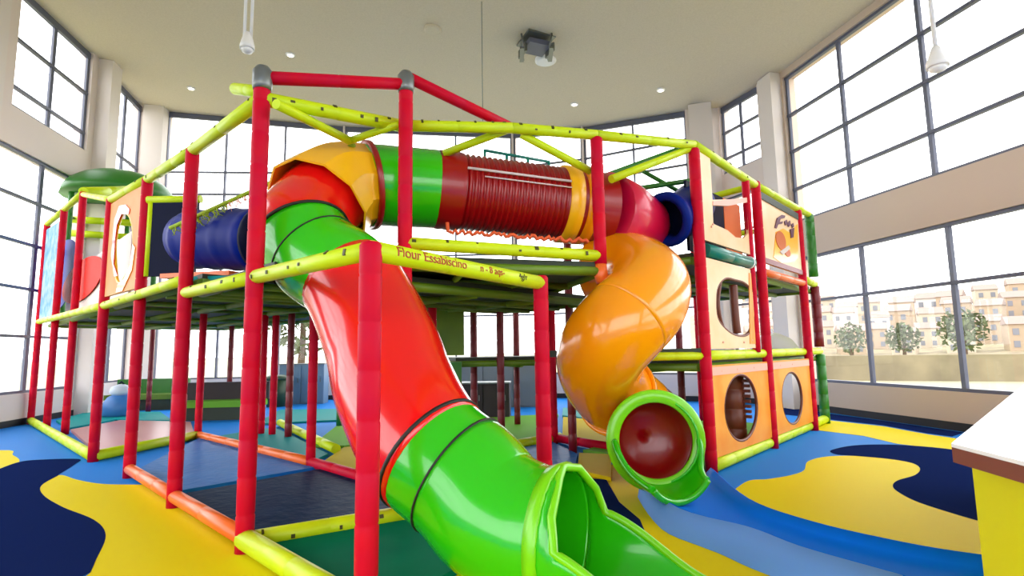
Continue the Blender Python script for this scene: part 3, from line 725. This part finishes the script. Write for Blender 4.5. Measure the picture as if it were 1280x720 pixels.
def tube(name, pts, r, matl, parent, n=36, rad=None):
    m_ = MB(); N = len(pts); R = rad or [r]*N; sweep(m_, pts, R, matl, n, cap=False)
    o = m_.build(name, parent, pts[0])
    s = o.modifiers.new('shell', 'SOLIDIFY'); s.thickness = .02; s.offset = -1
    return o
def flange(p, d, r, matl, parent, w=.03, h=.035, name='flange'):
    m_ = MB(); d = d.normalized(); lathe(m_, p, d, [(-w/2, r-.01), (-w/2, r+h), (w/2, r+h), (w/2, r-.01)], matl, 40); return m_.build(name, parent, p)
def part(name, f0, f1, matl, grow=0.0):
    i0, i1 = round(f0*10), min(round(f1*10)+1, NP-1); tube(name, PP[i0:i1+1], 0, matl, slide, rad=[r_+grow for r_ in RAD[i0:i1+1]])
part('green_section', 0, 2, 'plastic_green')
i0, i1 = 20, 37
yo = tube('yellow_section', PP[i0:i1+1], 0, 'plastic_yellow', slide, n=11, rad=[.42 + .10*((i-20)/17) for i in range(i0, i1+1)])
for p_ in yo.data.polygons: p_.use_smooth = False
part('red_section', 3.0, 5.25, 'plastic_red', -.012)
part('green_section', 5.2, 6.95, 'plastic_green', -.002)
part('red_section', 6.9, 10.2, 'plastic_red', .002)
part('green_section', 10.2, 10.8, 'plastic_green', -.002)
part('green_section', 10.8, 14, 'plastic_green', .004)
for f_, w_, h_, m__, n__ in ((2, .05, .04, 'plastic_darkred', 'flange'), (5.2, .02, .014, 'seam_black', 'seam'), (5.9, .01, .006, 'seam_black', 'seam'), (10.2, .022, .012, 'seam_black', 'seam'), (10.8, .012, .01, 'seam_black', 'seam')):
    i = round(f_*10); flange(PP[i], PP[i+1]-PP[i-1], RAD[i], m__, slide, w_, h_, n__)
def mouth(pts, r, parent, matl, lip, th0, th1, thm=1.7, quick=.25, flare=0.0, lip_r=.022):
    """open run-out: a ring arc that shrinks from th0 to th1 (half angle from the bottom) along pts"""
    m_ = MB(); N = len(pts); K = 28; vs = []; e0 = []; e1 = []
    for i, p in enumerate(pts):
        t = (pts[min(i+1, N-1)] - pts[max(i-1, 0)]).normalized(); sx = t.cross(Vector((0,0,1))).normalized(); uz = sx.cross(t).normalized()
        u_ = i/(N-1); s_ = u_*u_*(3-2*u_); v_ = min(1, u_/quick); v_ = v_*v_*(3-2*v_); th = th0 + (thm-th0)*v_ + (th1-thm)*s_; rr = r*(1 + flare*u_)
        for k in range(K+1):
            a = -th + 2*th*k/K
            q = p + sx*(rr*math.sin(a)) - uz*(rr*math.cos(a)); vs.append(q)
            if k == 0: e0.append(q)
            if k == K: e1.append(q)
    m_.add(vs, [[i*(K+1)+k, i*(K+1)+k+1, (i+1)*(K+1)+k+1, (i+1)*(K+1)+k] for i in range(N-1) for k in range(K)], matl, True)
    o = m_.build('mouth', parent, pts[0]); s = o.modifiers.new('shell', 'SOLIDIFY'); s.thickness = .03; s.offset = 0
    m_ = MB(); last = vs[-(K+1):]
    if th0 > 3: sweep(m_, e0[::-1] + e1, lip_r, lip, 10, cap=True)
    else: sweep(m_, e0, lip_r, lip, 10); sweep(m_, e1, lip_r, lip, 10)
    sweep(m_, last, lip_r, lip, 10, cap=True)
    m_.build('mouth_lip', o, pts[0])
    return o
m_ = MB(); lathe(m_, PP[-1], xe, [(-.08, TR*1.0), (-.08, TR*1.03), (-.01, TR*1.09), (.012, TR*1.05), (.0, TR*1.0)], 'plastic_lime', 40); m_.build('mouth_collar', slide, PP[-1])
pe = PP[-1]; mp = [pe + xe*(.8*i/24) for i in range(25)]
mouth(mp, TR*1.02, slide, 'plastic_green', 'plastic_lime', pi*.985, .95, 1.75, .13, flare=.1, lip_r=.024)

# ------------------------------------------------------------------ corrugated crawl tunnel
ta, tb = atk(545, 237, 5.95), atk(757, 262, 6.5)
tun = thing('crawl_tunnel', ta, 'dark red corrugated crawl tunnel high between the green tube and pink cone', 'tunnel')
dv = (tb-ta); D = dv.normalized(); TR = .425
m_ = MB(); sweep(m_, [ta + dv*(t_*.13/6) for t_ in range(7)], [TR*1.0, TR*1.02, TR, TR*1.02, TR, TR*1.02, TR], 'plastic_darkred', 36, cap=False); m_.build('end_collar', tun, ta)
m_ = MB(); pts = []; rad = []; nr = 19
for i in range(nr*6+1):
    u_ = .12 + .58*i/(nr*6); pts.append(ta + dv*u_); rad.append(TR*(.965 + .035*math.cos(2*pi*i/6)))
sweep(m_, pts, rad, 'plastic_darkred', 36, cap=False); m_.build('bellows', tun, ta)
for u0, u1, mm in ((.70, .785, 'plastic_yellow'), (.805, .87, 'plastic_orange')):
    m_ = MB(); sweep(m_, [ta+dv*u0, ta+dv*(u0+.005), ta+dv*(u1-.005), ta+dv*u1], [TR*.98, TR*1.06, TR*1.06, TR*.98], mm, 36, cap=False); m_.build('collar', tun, ta)
m_ = MB(); sweep(m_, [ta+dv*.78, ta+dv*1.0], TR*1.0, 'plastic_darkred', 36, cap=False); m_.build('end_collar', tun, ta)
# pale cord lines running along the near side
sd = D.cross(Vector((0,0,1))).normalized(); sd = sd if sd.y < 0 else -sd; uz = sd.cross(D); uz = uz if uz.z > 0 else -uz
for an, u0, u1, r_ in ((.34, .13, .70, .014), (.16, .22, .70, .008)):
    m_ = MB(); n_ = sd*math.cos(an) + uz*math.sin(an)
    rod(m_, ta + dv*u0 + n_*(TR+.01), ta + dv*u1 + n_*(TR+.01), r_, 'rope_white', 8); m_.build('side_cord', tun, ta)
# pink cone
ca, cb = atk(752, 264, 6.45), atk(818, 286, 7.25)
m_ = MB(); sweep(m_, [ca, ca + (cb-ca)*.3, ca + (cb-ca)*.8, cb], [.47, .46, .36, .24], 'plastic_magenta', 24); m_.build('pink_cone', tun, ca)
# orange net edging under the tunnel
m_ = MB(); rn = random.Random(9); a_, b_ = atk(560, 289, 5.75), atk(735, 301, 5.95); pts = []
for i in range(60):
    pts.append(a_ + (b_-a_)*(i/59) + Vector((0, 0, rn.uniform(-.025, .025))))
pts = [atk(559, 278, 5.75)] + pts
sweep(m_, pts, .022, 'rope_orange', 6); m_.build('net_edging', fr, a_)
# toy train cars seen above the tunnel: teal netted parapet
m_ = MB(); a_, b_ = atk(606, 192, 6.6), atk(686, 206, 7.0)
for t_ in (0, .33, .66, 1): p = a_ + (b_-a_)*t_; rod(m_, p + Vector((0,0,-.25)), p + Vector((0,0,.05)), .018, 'foam_teal', 8)
rod(m_, a_ + Vector((0,0,.04)), b_ + Vector((0,0,.04)), .02, 'foam_teal', 8); rod(m_, a_ + Vector((0,0,-.08)), b_ + Vector((0,0,-.08)), .03, 'foam_teal', 8)
m_.build('parapet', fr, a_)

# ------------------------------------------------------------------ blue elbow at the right
bl = thing('tunnel_elbow', atk(845, 262, 7.2), 'blue plastic tunnel elbow with open round end beside the pink cone', 'tunnel')
ep = catmull([atk(866, 256, 7.5), atk(858, 264, 7.2), atk(846, 271, 6.95), atk(832, 275, 6.8)], 6)
tube('elbow_shell', ep, .3, 'plastic_blue', bl, 32, rad=[.30]*(len(ep)-5) + [.30, .31, .32, .33, .34])
m_ = MB(); e_ = (ep[-1]-ep[-3]).normalized(); lathe(m_, ep[-1], e_, [(-.06, .345), (0, .345), (.03, .30), (.0, .24), (-.2, .22), (-.2, .25)], 'plastic_blue', 36); m_.build('rim', bl, ep[-1])
m_ = MB(); sweep(m_, [ep[-8], ep[-9]], .28, 'plastic_navy', 24); m_.build('inner_end', bl, ep[2])
m_ = MB(); a_, b_ = atk(795, 236, 7.3), atk(862, 226, 7.3); rod(m_, a_, b_, .035, 'foam_green'); m_.build('brace', fr, a_)
m_ = MB(); a_, b_ = atk(800, 212, 7.6), atk(850, 240, 7.6); rod(m_, a_, b_, .03, 'foam_green'); m_.build('brace', fr, a_)

# ------------------------------------------------------------------ orange spiral slide
sp = [atk(*q) for q in ((752, 335, 6.6), (785, 338, 6.3), (808, 354, 5.85), (803, 378, 5.5), (780, 403, 5.3), (757, 430, 5.35), (749, 458, 5.65), (763, 487, 6.08), (790, 506, 6.45), (815, 526, 6.65), (822, 541, 6.3), (819, 550, 5.2))]
SPP = catmull(sp, 10)
spiral = thing('spiral_slide', up(sp[5], 0), 'orange enclosed spiral slide ending in a green ring and long blue chute', 'slide')
def sseg(i0, i1): return SPP[int(i0*10):int(i1*10)+1]
tube('orange_section', sseg(0, 3.9), .44, 'plastic_orange', spiral)
tube('orange_section', sseg(3.8, 7.4), .437, 'plastic_orange', spiral)
tube('orange_section', sseg(7.3, 8.3), .43, 'plastic_orange', spiral)
tube('red_section', sseg(8.2, 10.45), .42, 'plastic_darkred', spiral)
tube('green_section', sseg(10.7, 11), .405, 'plastic_green', spiral)
flange(SPP[73], SPP[74]-SPP[72], .43, 'plastic_orange', spiral, .05, .05)
# green ring mouth and blue chute
ch_n = [atz(*q, .13) for q in ((800, 604), (850, 638), (936, 661), (999, 685), (1092, 712))]
ch_f = [atz(*q, .16) for q in ((890, 586), (936, 624), (1014, 652), (1131, 679), (1229, 695))]
ax = (atk(826, 570, 4.9) - SPP[-1]); ax.z = 0; ax.normalize()
mc = SPP[-1].copy()
dirm = (((ch_n[1]+ch_f[1])/2) - mc); dirm.z = 0; dirm.normalize()
m_ = MB()
tfl = (SPP[-1]-SPP[-4]).normalized()
tdir = Vector((-.08, -1, -.08)).normalized()
# flared ring: annulus turned slightly to the front
tdir = Vector((.02, -1, .06)).normalized()
lathe(m_, mc, tdir, [(-.12, .40), (.03, .35), (.048, .36), (.05, .455), (.03, .475), (-.01, .47), (-.1, .42)], 'plastic_lime', 48); m_.build('mouth_ring', spiral, mc)
m_ = MB(); lathe(m_, mc, tdir, [(-.16, .40), (-.30, .36), (-.38, .24), (-.41, .10), (-.415, .004), (-.435, .004), (-.43, .10), (-.40, .26), (-.31, .39), (-.16, .42)], 'plastic_darkred', 44); m_.build('red_elbow', spiral, mc)
ml = [mc + tdir*.03]
for i in range(1, 15): ml.append(ml[-1] + (tdir*(1-i/14) + dirm*(i/14)).normalized()*.03)
for i, p in enumerate(ml): p.z = mc.z - .03*(i/14)
mouth(ml, .40, spiral, 'plastic_green', 'plastic_green', pi*.5, .85, 1.2, .6, flare=.1, lip_r=.03)
# blue chute: rounded trough along the pairs of rim points
def chute():
    Nn = [Vector(p) for p in catmull(ch_n, 5)]; Ff = [Vector(p) for p in catmull(ch_f, 5)]
    e = (Nn[-1]-Nn[-2]).normalized(); f = (Ff[-1]-Ff[-2]).normalized()
    for k in range(1, 2): Nn.append(Nn[-1] + e*.15); Ff.append(Ff[-1] + f*.15)
    m_ = MB(); K = 10; vs = []
    for a, b in zip(Nn, Ff):
        for k in range(K+1):
            t_ = k/K; p = a + (b-a)*t_; prof = (2*t_-1)**4
            p = Vector((p.x, p.y, .05 + (a.z + (b.z-a.z)*t_ - .05)*prof)); vs.append(p)
    m_.add(vs, [[i*(K+1)+k, i*(K+1)+k+1, (i+1)*(K+1)+k+1, (i+1)*(K+1)+k] for i in range(len(Nn)-1) for k in range(K)], 'chute_blue', True)
    o = m_.build('chute_bed', spiral, ch_n[0]); s = o.modifiers.new('shell', 'SOLIDIFY'); s.thickness = .02; s.offset = 1
    m_ = MB(); vs = []
    for i, (a, b) in enumerate(zip(Nn, Ff)):
        w = (a-b); w.z = 0; w.normalize(); ww = min(.32, .03 + .03*i)
        vs += [a + Vector((0,0,.012)), a + w*ww*.5 + Vector((0,0,-a.z*.55)), Vector((a.x, a.y, .003)) + w*ww]
    m_.add(vs, [[i*3+k, i*3+k+1, (i+1)*3+k+1, (i+1)*3+k] for i in range(len(Nn)-1) for k in range(2)], 'chute_blue_sheen', True)  # near side wall, its paler sheen painted in
    o = m_.build('chute_skirt', spiral, ch_n[0]); s = o.modifiers.new('shell', 'SOLIDIFY'); s.thickness = .01; s.offset = 0
    m_ = MB(); vs = []
    for a, b in zip(Nn, Ff):
        w = (b-a); w.z = 0; w.normalize(); vs += [b, Vector((b.x, b.y, .003)) + w*.03]
    m_.add(vs, [[i*2, i*2+1, i*2+3, i*2+2] for i in range(len(Nn)-1)], 'chute_blue', True); o = m_.build('chute_side', spiral, ch_f[0])
    s = o.modifiers.new('shell', 'SOLIDIFY'); s.thickness = .015; s.offset = 0
chute()

# ------------------------------------------------------------------ floor mats inside the frame
def mat_pad(pts, z, m, label, group='floor mats under the play frame', cat='floor mat'):
    q = MB(); prism(q, [(p.x, p.y) for p in pts], .006, z, m); o = q.build('floor_mat', None, up(pts[0], .006)); tag(o, label, cat, group); return o
i_ = lambda p, c_, t_=.03: p + (c_-p)*t_
cen = (P1+F1+F2+U)/4; mat_pad([i_(P1, cen), i_(F1, cen), i_(F2, cen), i_(U, cen)], .05, 'mat_green', 'dark green floor mat under the red slide inside lime base rails')
Ba, Bb = g(228, 622), g(418, 587)
cen = (P1+U+Ba)/3; mat_pad([i_(P1, cen), i_(U + Vector((.15,.35,0)), cen), i_(Bb, cen), i_(Ba, cen)], .05, 'mat_navy', 'navy floor mat beside the orange base rail, nearer the red slide')
mat_pad([i_(Ba, I1), i_(Bb, I1), I2 + Vector((0, -.1, 0)), I1 + Vector((.1, -.1, 0)), i_(P3, I1), ], .048, 'mat_blue', 'blue floor mat with ripples behind the orange base rail')
mat_pad([g(*q) for q in ((88, 540), (122, 570), (243, 546), (238, 530), (150, 528))], .05, 'mat_pink_sheen', 'floor mat with a painted pinkish reflection inside the left lime base rails')
mat_pad([g(*q) for q in ((70, 528), (86, 538), (145, 527), (215, 528), (200, 517), (110, 517))], .05, 'mat_teal', 'teal floor mat at the far left of the play frame')
mat_pad([g(*q) for q in ((268, 549), (385, 583), (410, 571), (350, 540), (330, 538))], .045, 'mat_teal', 'dark teal floor mat behind the orange inner base rail')
mat_pad([g(*q) for q in ((402, 583), (450, 604), (560, 580), (540, 555), (430, 563))], .05, 'mat_yellow', 'yellow floor mat behind the red slide')
mat_pad([g(*q) for q in ((390, 560), (430, 561), (530, 552), (520, 528), (420, 536))], .05, 'mat_lime', 'light green floor mat at the rear behind the red slide')
mat_pad([g(*q) for q in ((640, 566), (690, 556), (722, 572), (718, 590), (690, 606), (640, 606))], .05, 'mat_blue', 'blue floor mat behind the green slide mouth')
mat_pad([g(*q) for q in ((703, 548), (758, 558), (764, 530), (704, 524))], .05, 'mat_yellow', 'yellow floor mat left of the orange spiral slide')
mat_pad([g(*q) for q in ((703, 522), (764, 529), (766, 515), (704, 512))], .05, 'mat_teal', 'pale green floor mat at the rear left of the spiral slide')
mat_pad([g(*q) for q in ((320, 532), (400, 528), (500, 524), (480, 512), (350, 514))], .04, 'mat_teal', 'light teal floor mat far behind the red slide')
mat_pad([g(*q) for q in ((724, 570), (764, 572), (764, 602), (722, 592))], .045, 'mat_yellow', 'yellow floor mat close behind the green ring of the spiral slide')
mat_pad([g(*q) for q in ((582, 548), (622, 562), (690, 550), (698, 520), (600, 524))], .045, 'mat_lime', 'light green floor mat below the middle deck left of the spiral slide')
for q_ in (R2,):
    mat_pad([R1 + tn*.1 + td*.1, R3 + tn*.1, R3 + tn*1.9, R1 + tn*1.9 + td*.1], .05, 'mat_lime', 'green floor mat inside the climbing tower')

# ------------------------------------------------------------------ counter at the right
ct = 1.05; K1 = atz(1189, 554, ct); K2 = atz(1279, 481, ct); K0 = atz(1280, 577, ct)
sdv = (K2-K1).normalized(); fd = (K0-K1); fd.z = 0; fd.normalize()
E2 = K1 + sdv*4.6; far_ = E2 + Vector((1.6, -1.6, 0)); nearr = K1 + fd*1.7
counter = thing('service_counter', up(K1, 0), 'yellow counter with white top and wooden edge at the right', 'counter')
top = [K1, E2, far_, nearr + Vector((1.8, 0, 0)), nearr]
q = MB(); prism(q, [(p.x, p.y) for p in top], ct-.015, ct, 'counter_top'); q.build('worktop', counter)
q = MB(); prism(q, [(p.x, p.y) for p in top], ct-.075, ct-.016, 'counter_wood'); q.build('wood_edge', counter)
ins = (sdv*.55 + fd*.0).normalized()
cc = sum(top, Vector())/5
K1b = atz(1213, 566, ct-.07)
body = [K1b, E2 + (cc-E2).normalized()*.15, far_ + (cc-far_).normalized()*.15, nearr + Vector((1.6, .15, 0)), K1b + fd*1.5]
q = MB(); prism(q, [(p.x, p.y) for p in body], .0, ct-.075, 'counter_yellow'); q.build('body', counter)

# ------------------------------------------------------------------ background furniture under the decks
def cabinet(p, w, d_, h_, rz, m, label, cat='cabinet', name='storage_cabinet', doors=2):
    t = thing(name, p, label, cat)
    q = MB(); box(q, up(p, h_/2), w, d_, h_, m, rz); q.build('body', t)
    R = Matrix.Rotation(rz, 3, 'Z')
    for k in range(doors):
        c = p + R @ Vector(((k+.5)/doors*w - w/2, -d_/2-.012, 0)); q = MB(); box(q, up(c, h_*.5), w/doors-.03, .02, h_-.08, m, rz); dr = q.build('door', t)
        q = MB(); c2 = c + R @ Vector((w/doors*.35, -.02, 0)); box(q, up(c2, h_*.6), .02, .03, .12, 'grey_steel', rz); q.build('handle', dr)
    q = MB(); box(q, up(p, h_+.015), w+.04, d_+.04, .03, 'cabinet_grey', rz); q.build('top', t)
cabinet(g(372, 505) + Vector((.1, .2, 0)), 1.3, .5, 1.15, .05, 'cabinet_blue', 'grey-blue cabinet by the rear windows left of the red slide')
cabinet(g(590, 522), 1.7, .6, .75, -.05, 'cloth_dark', 'dark low cabinet below the middle deck behind the red slide', doors=3)
cabinet(g(625, 505) + Vector((0, -.6, 0)), 2.4, .6, 1.1, -.05, 'cabinet_grey', 'grey cabinet behind the dark posts of the middle deck', doors=3)
# bin
p = g(345, 508); t = thing('waste_bin', p, 'dark green bin beside the grey-blue cabinet', 'bin')
q = MB(); sweep(q, [up(p, .0), up(p, .75)], [.26, .31], 'bin_green', 20); q.build('body', t)
q = MB(); sweep(q, [up(p, .75), up(p, .82), up(p, .88)], [.33, .33, .2], 'bin_green', 20); q.build('lid', t)
# benches by the rear windows
for i, (px, py, lab) in enumerate([(182, 512, 'low green padded bench at the left rear under the play frame'), (275, 524, 'low dark and lime padded bench behind the left posts')]):
    p = g(px, py); t = thing('padded_bench', p, lab, 'bench', 'padded benches')
    rz = .1
    q = MB(); box(q, up(p, .36), 1.9, .55, .14, 'deck_green' if i == 0 else 'mat_lime', rz); q.build('seat', t)
    q = MB(); box(q, up(p, .62) + Vector((0, .3, 0)), 1.9, .12, .42, 'foam_green' if i == 0 else 'cloth_dark', rz); q.build('backrest', t)
    q = MB(); box(q, up(p, .145), 1.8, .45, .29, 'deck_black', rz); q.build('base', t)
# blue patterned beanbag figure
p = g(149, 522); t = thing('bean_bag', p, 'blue bean bag with white patterned top behind the left posts', 'bean bag')
q = MB(); sweep(q, [up(p, 0), up(p, .08), up(p, .3), up(p, .5), up(p, .58)], [.22, .36, .38, .26, .1], 'toy_blue', 20); q.build('body', t)
q = MB(); sweep(q, [up(p, .54), up(p, .62), up(p, .74), up(p, .8)], [.18, .24, .2, .05], 'toy_white', 20); q.build('top_cushion', t)
q = MB(); sweep(q, [up(p, .8) + Vector((-.06, 0, 0)), up(p, .86), up(p, .8) + Vector((.06, 0, 0))], .02, 'plastic_navy', 8); q.build('handle_loop', t)

# ------------------------------------------------------------------ outside
q = MB(); q.add([(-300, -200, -.5), (300, -200, -.5), (300, 500, -.5), (-300, 500, -.5)], [[0,1,2,3]], 'grass'); struct('ground_outside', q)
# hill with the town beyond the right windows
q = MB(); hv = []
for i in range(21):
    for j in range(9):
        a = math.radians(18 + i*3.2); dd_ = 70 + j*16
        h_ = -.5 + max(0, (j-0)/8)**1.1 * (13 + 3*math.sin(i*.9)) 
        hv.append((dd_*math.sin(a), dd_*math.cos(a), h_))
q.add(hv, [[i*9+j, (i+1)*9+j, (i+1)*9+j+1, i*9+j+1] for i in range(20) for j in range(8)], 'stone_tan', True); struct('ground_hill', q)
rn = random.Random(11); proto = {}
def house(mt):
    t = thing('house', (0,0,0), 'x', 'house'); b = MB(); box(b, (0, 0, 2.7), 4.6, 4.6, 5.4, mt); b.build('wall', t)
    b = MB(); b.add([(-2.5,-2.6,5.3),(2.5,-2.6,5.3),(2.5,2.6,5.3),(-2.5,2.6,5.3),(-2.5,0,6.9),(2.5,0,6.9)], [[0,1,5,4],[2,3,4,5],[0,4,3],[1,2,5],[3,2,1,0]], 'roof_brown'); b.build('roof', t)
    for k, zz in ((-1.2, 1.6), (1.2, 1.6), (-1.2, 3.9), (1.2, 3.9)): b = MB(); box(b, (k, -2.32, zz), .9, .1, 1.2, 'house_glass'); b.build('window', t)
    return t
def dup(root, loc, rz, sc):
    r = root.copy(); COL.objects.link(r); r.location = loc; r.rotation_euler = (0, 0, rz); r.scale = (sc, sc, sc)
    for ch in list(root.children): c_ = ch.copy(); COL.objects.link(c_); c_.parent = r
    return r
HL = {'house_cream': 'cream house with brown roof on the hillside beyond the right windows', 'house_white': 'white house with brown roof on the hillside beyond the right windows', 'house_tan': 'tan house with brown roof on the hillside beyond the right windows'}
for m_n in HL: proto[m_n] = house(m_n)
first = dict.fromkeys(HL, True)
for i in range(69):
    az_ = 24 + (i % 23)*1.9 + rn.uniform(-.3, .3); row = i // 23; dd_ = (88, 122, 160)[row] + (5 if i % 2 else -5); a = math.radians(az_)
    j = (dd_-70)/16; h_ = -.5 + (j/8)**1.1*(13 + 3*math.sin((az_-18)/3.2*.9))
    m_n = rn.choice(list(HL)); rz = -a + rn.uniform(-.2, .2); sc = (.58, .82, 1.0)[row]*rn.uniform(.85, 1.05)
    loc = (dd_*math.sin(a), dd_*math.cos(a), h_-.3)
    if first[m_n]: o = proto[m_n]; o.location = loc; o.rotation_euler = (0,0,rz); o.scale = (sc,)*3; first[m_n] = False
    else: o = dup(proto[m_n], loc, rz, sc)
    o['label'] = HL[m_n]; o['group'] = m_n.replace('house_', '') + ' houses on the hillside'
# stone wall and railing near the right windows
q = MB(); a_, b_ = Vector((13, 34, 0)), Vector((46, 20, 0)); bar(q, up(a_, .1), up(b_, .1), .5, 1.6, 'stone_tan'); o = q.build('garden_wall', None, up(a_, 0)); tag(o, 'long pale stone wall outside the right windows', 'wall')
def tree(px, py, k, hgt, rad_, label, sparse=False, grp=None):
    p = atk(px, py, k); p.z = -.5
    t = thing('tree', p, label, 'tree', grp)
    b = MB(); sweep(b, [p, p + Vector((.1, 0, hgt*.4)), p + Vector((0, .1, hgt*.8))], [.22, .16, .05], 'bark', 10); b.build('trunk', t)
    b = MB(); r2 = random.Random(int(px*7+k))
    for i in range(420):
        d_ = Vector((r2.gauss(0, 1), r2.gauss(0, 1), r2.gauss(0, 1))); d_.normalize(); d_ *= r2.random()**.4
        c_ = p + Vector((d_.x*rad_, d_.y*rad_, hgt*.62 + d_.z*hgt*.38)); s_ = rad_*r2.uniform(.12, .2)
        e1 = Vector((r2.gauss(0,1), r2.gauss(0,1), r2.gauss(0,1))).normalized(); e2 = e1.cross(Vector((r2.random(), r2.random(), 1))).normalized()
        b.add([c_ - e1*s_, c_ + e2*s_*.5, c_ + e1*s_, c_ - e2*s_*.5], [[0,1,2,3]], 'leaf')
    b.build('crown', t)
tree(375, 470, 30, 7.5, 2.0, 'dark green tree outside the rear windows left of the red slide')
tree(1064, 440, 58, 4.4, 1.5, 'dark bushy tree outside the right windows beside the tower')
tree(1206, 440, 50, 5.2, 2.0, 'leafy tree outside the rightmost window')
tree(1130, 440, 60, 4.4, 1.7, 'round tree outside the middle right window')

# ------------------------------------------------------------------ printed lettering on the lime rail
a_, b_ = up(F1, zdF), up(F2, zat(672, 354, F2)); d_ = (b_-a_).normalized(); L = (b_-a_).length
side = d_.cross(Vector((0,0,1))).normalized(); side = side if side.dot(CAM-a_) > 0 else -side
upv = side.cross(d_); upv = upv if upv.z > 0 else -upv
def lettering(txt, u0, size, matl, lift):
    cu = bpy.data.curves.new('lettering', 'FONT'); cu.body = txt; cu.size = size; cu.extrude = .002
    to = bpy.data.objects.new('tmp', cu); COL.objects.link(to); bpy.context.view_layer.update()
    dg = bpy.context.evaluated_depsgraph_get(); me = bpy.data.meshes.new_from_object(to.evaluated_get(dg)); bpy.data.objects.remove(to)
    r_ = .0615; q = MB(); vs = []
    bm = bmesh.new(); bm.from_mesh(me); bmesh.ops.triangulate(bm, faces=bm.faces)
    for k in range(-4, 14): bmesh.ops.bisect_plane(bm, geom=bm.verts[:]+bm.edges[:]+bm.faces[:], plane_co=(0, k*size*.085, 0), plane_no=(0, 1, 0))
    bm.to_mesh(me); bm.free()
    for v in me.vertices:
        an = lift + v.co.y/r_*.9; n_ = side*math.cos(an) + upv*math.sin(an); vs.append(a_ + d_*(u0*L + v.co.x) + n_*(r_ + v.co.z))
    q.add(vs, [list(p.vertices) for p in me.polygons], matl); bpy.data.meshes.remove(me)
    return q.build('lettering', wr, (a_+b_)/2)
lettering('Flour Essabiscino', .075, .098, 'print_red', -.25)
lettering('n - 8 aqs-', .50, .085, 'print_red', -.2)
lettering('4g/r', .77, .08, 'marking', -.2)

# ------------------------------------------------------------------ light
w = bpy.data.worlds.new('World'); S.world = w; w.use_nodes = True; nt = w.node_tree
bg = nt.nodes['Background']; bg.inputs[0].default_value = (.99, .985, 1.0, 1); bg.inputs[1].default_value = 3.1
def portal(A, B, z0, z1):
    A, B = Vector(A), Vector(B); L = bpy.data.lights.new('portal', 'AREA'); L.shape = 'RECTANGLE'; L.size = (B-A).length; L.size_y = z1-z0
    L.cycles.is_portal = True; o = bpy.data.objects.new('window_portal', L); COL.objects.link(o)
    c = (A+B)/2; d = (B-A).normalized(); n = Vector((-d.y, d.x, 0))
    if (Vector((0, 5, 0)) - c).dot(n) < 0: n = -n
    X = Vector((0,0,1)).cross(-n)
    m = Matrix((X, Vector((0,0,1)), -n)).transposed().to_4x4(); m.translation = Vector((c.x, c.y, (z0+z1)/2)) - n*.3; o.matrix_world = m
portal(RB, RA, .6, 8.2); portal(LB, LA, .6, 9.2); portal(C[2], C[3], .6, 8.9); portal(C[3], C[5], .6, 8.6); portal(C[5], C[6], .6, 8.3); portal(LB, RB, .6, 7.7); portal(C[0], C[1], .6, 9); portal(C[7], C[8], .6, 8.2)
vs_ = S.view_settings; vs_.view_transform = 'Standard'; vs_.look = 'None'; vs_.gamma = 1; vs_.use_curve_mapping = False; vs_.exposure = 0.74
S.cycles.use_denoising = True; S.cycles.max_bounces = 8; S.cycles.diffuse_bounces = 5; S.cycles.transparent_max_bounces = 16
S.cycles.sample_clamp_indirect = 8
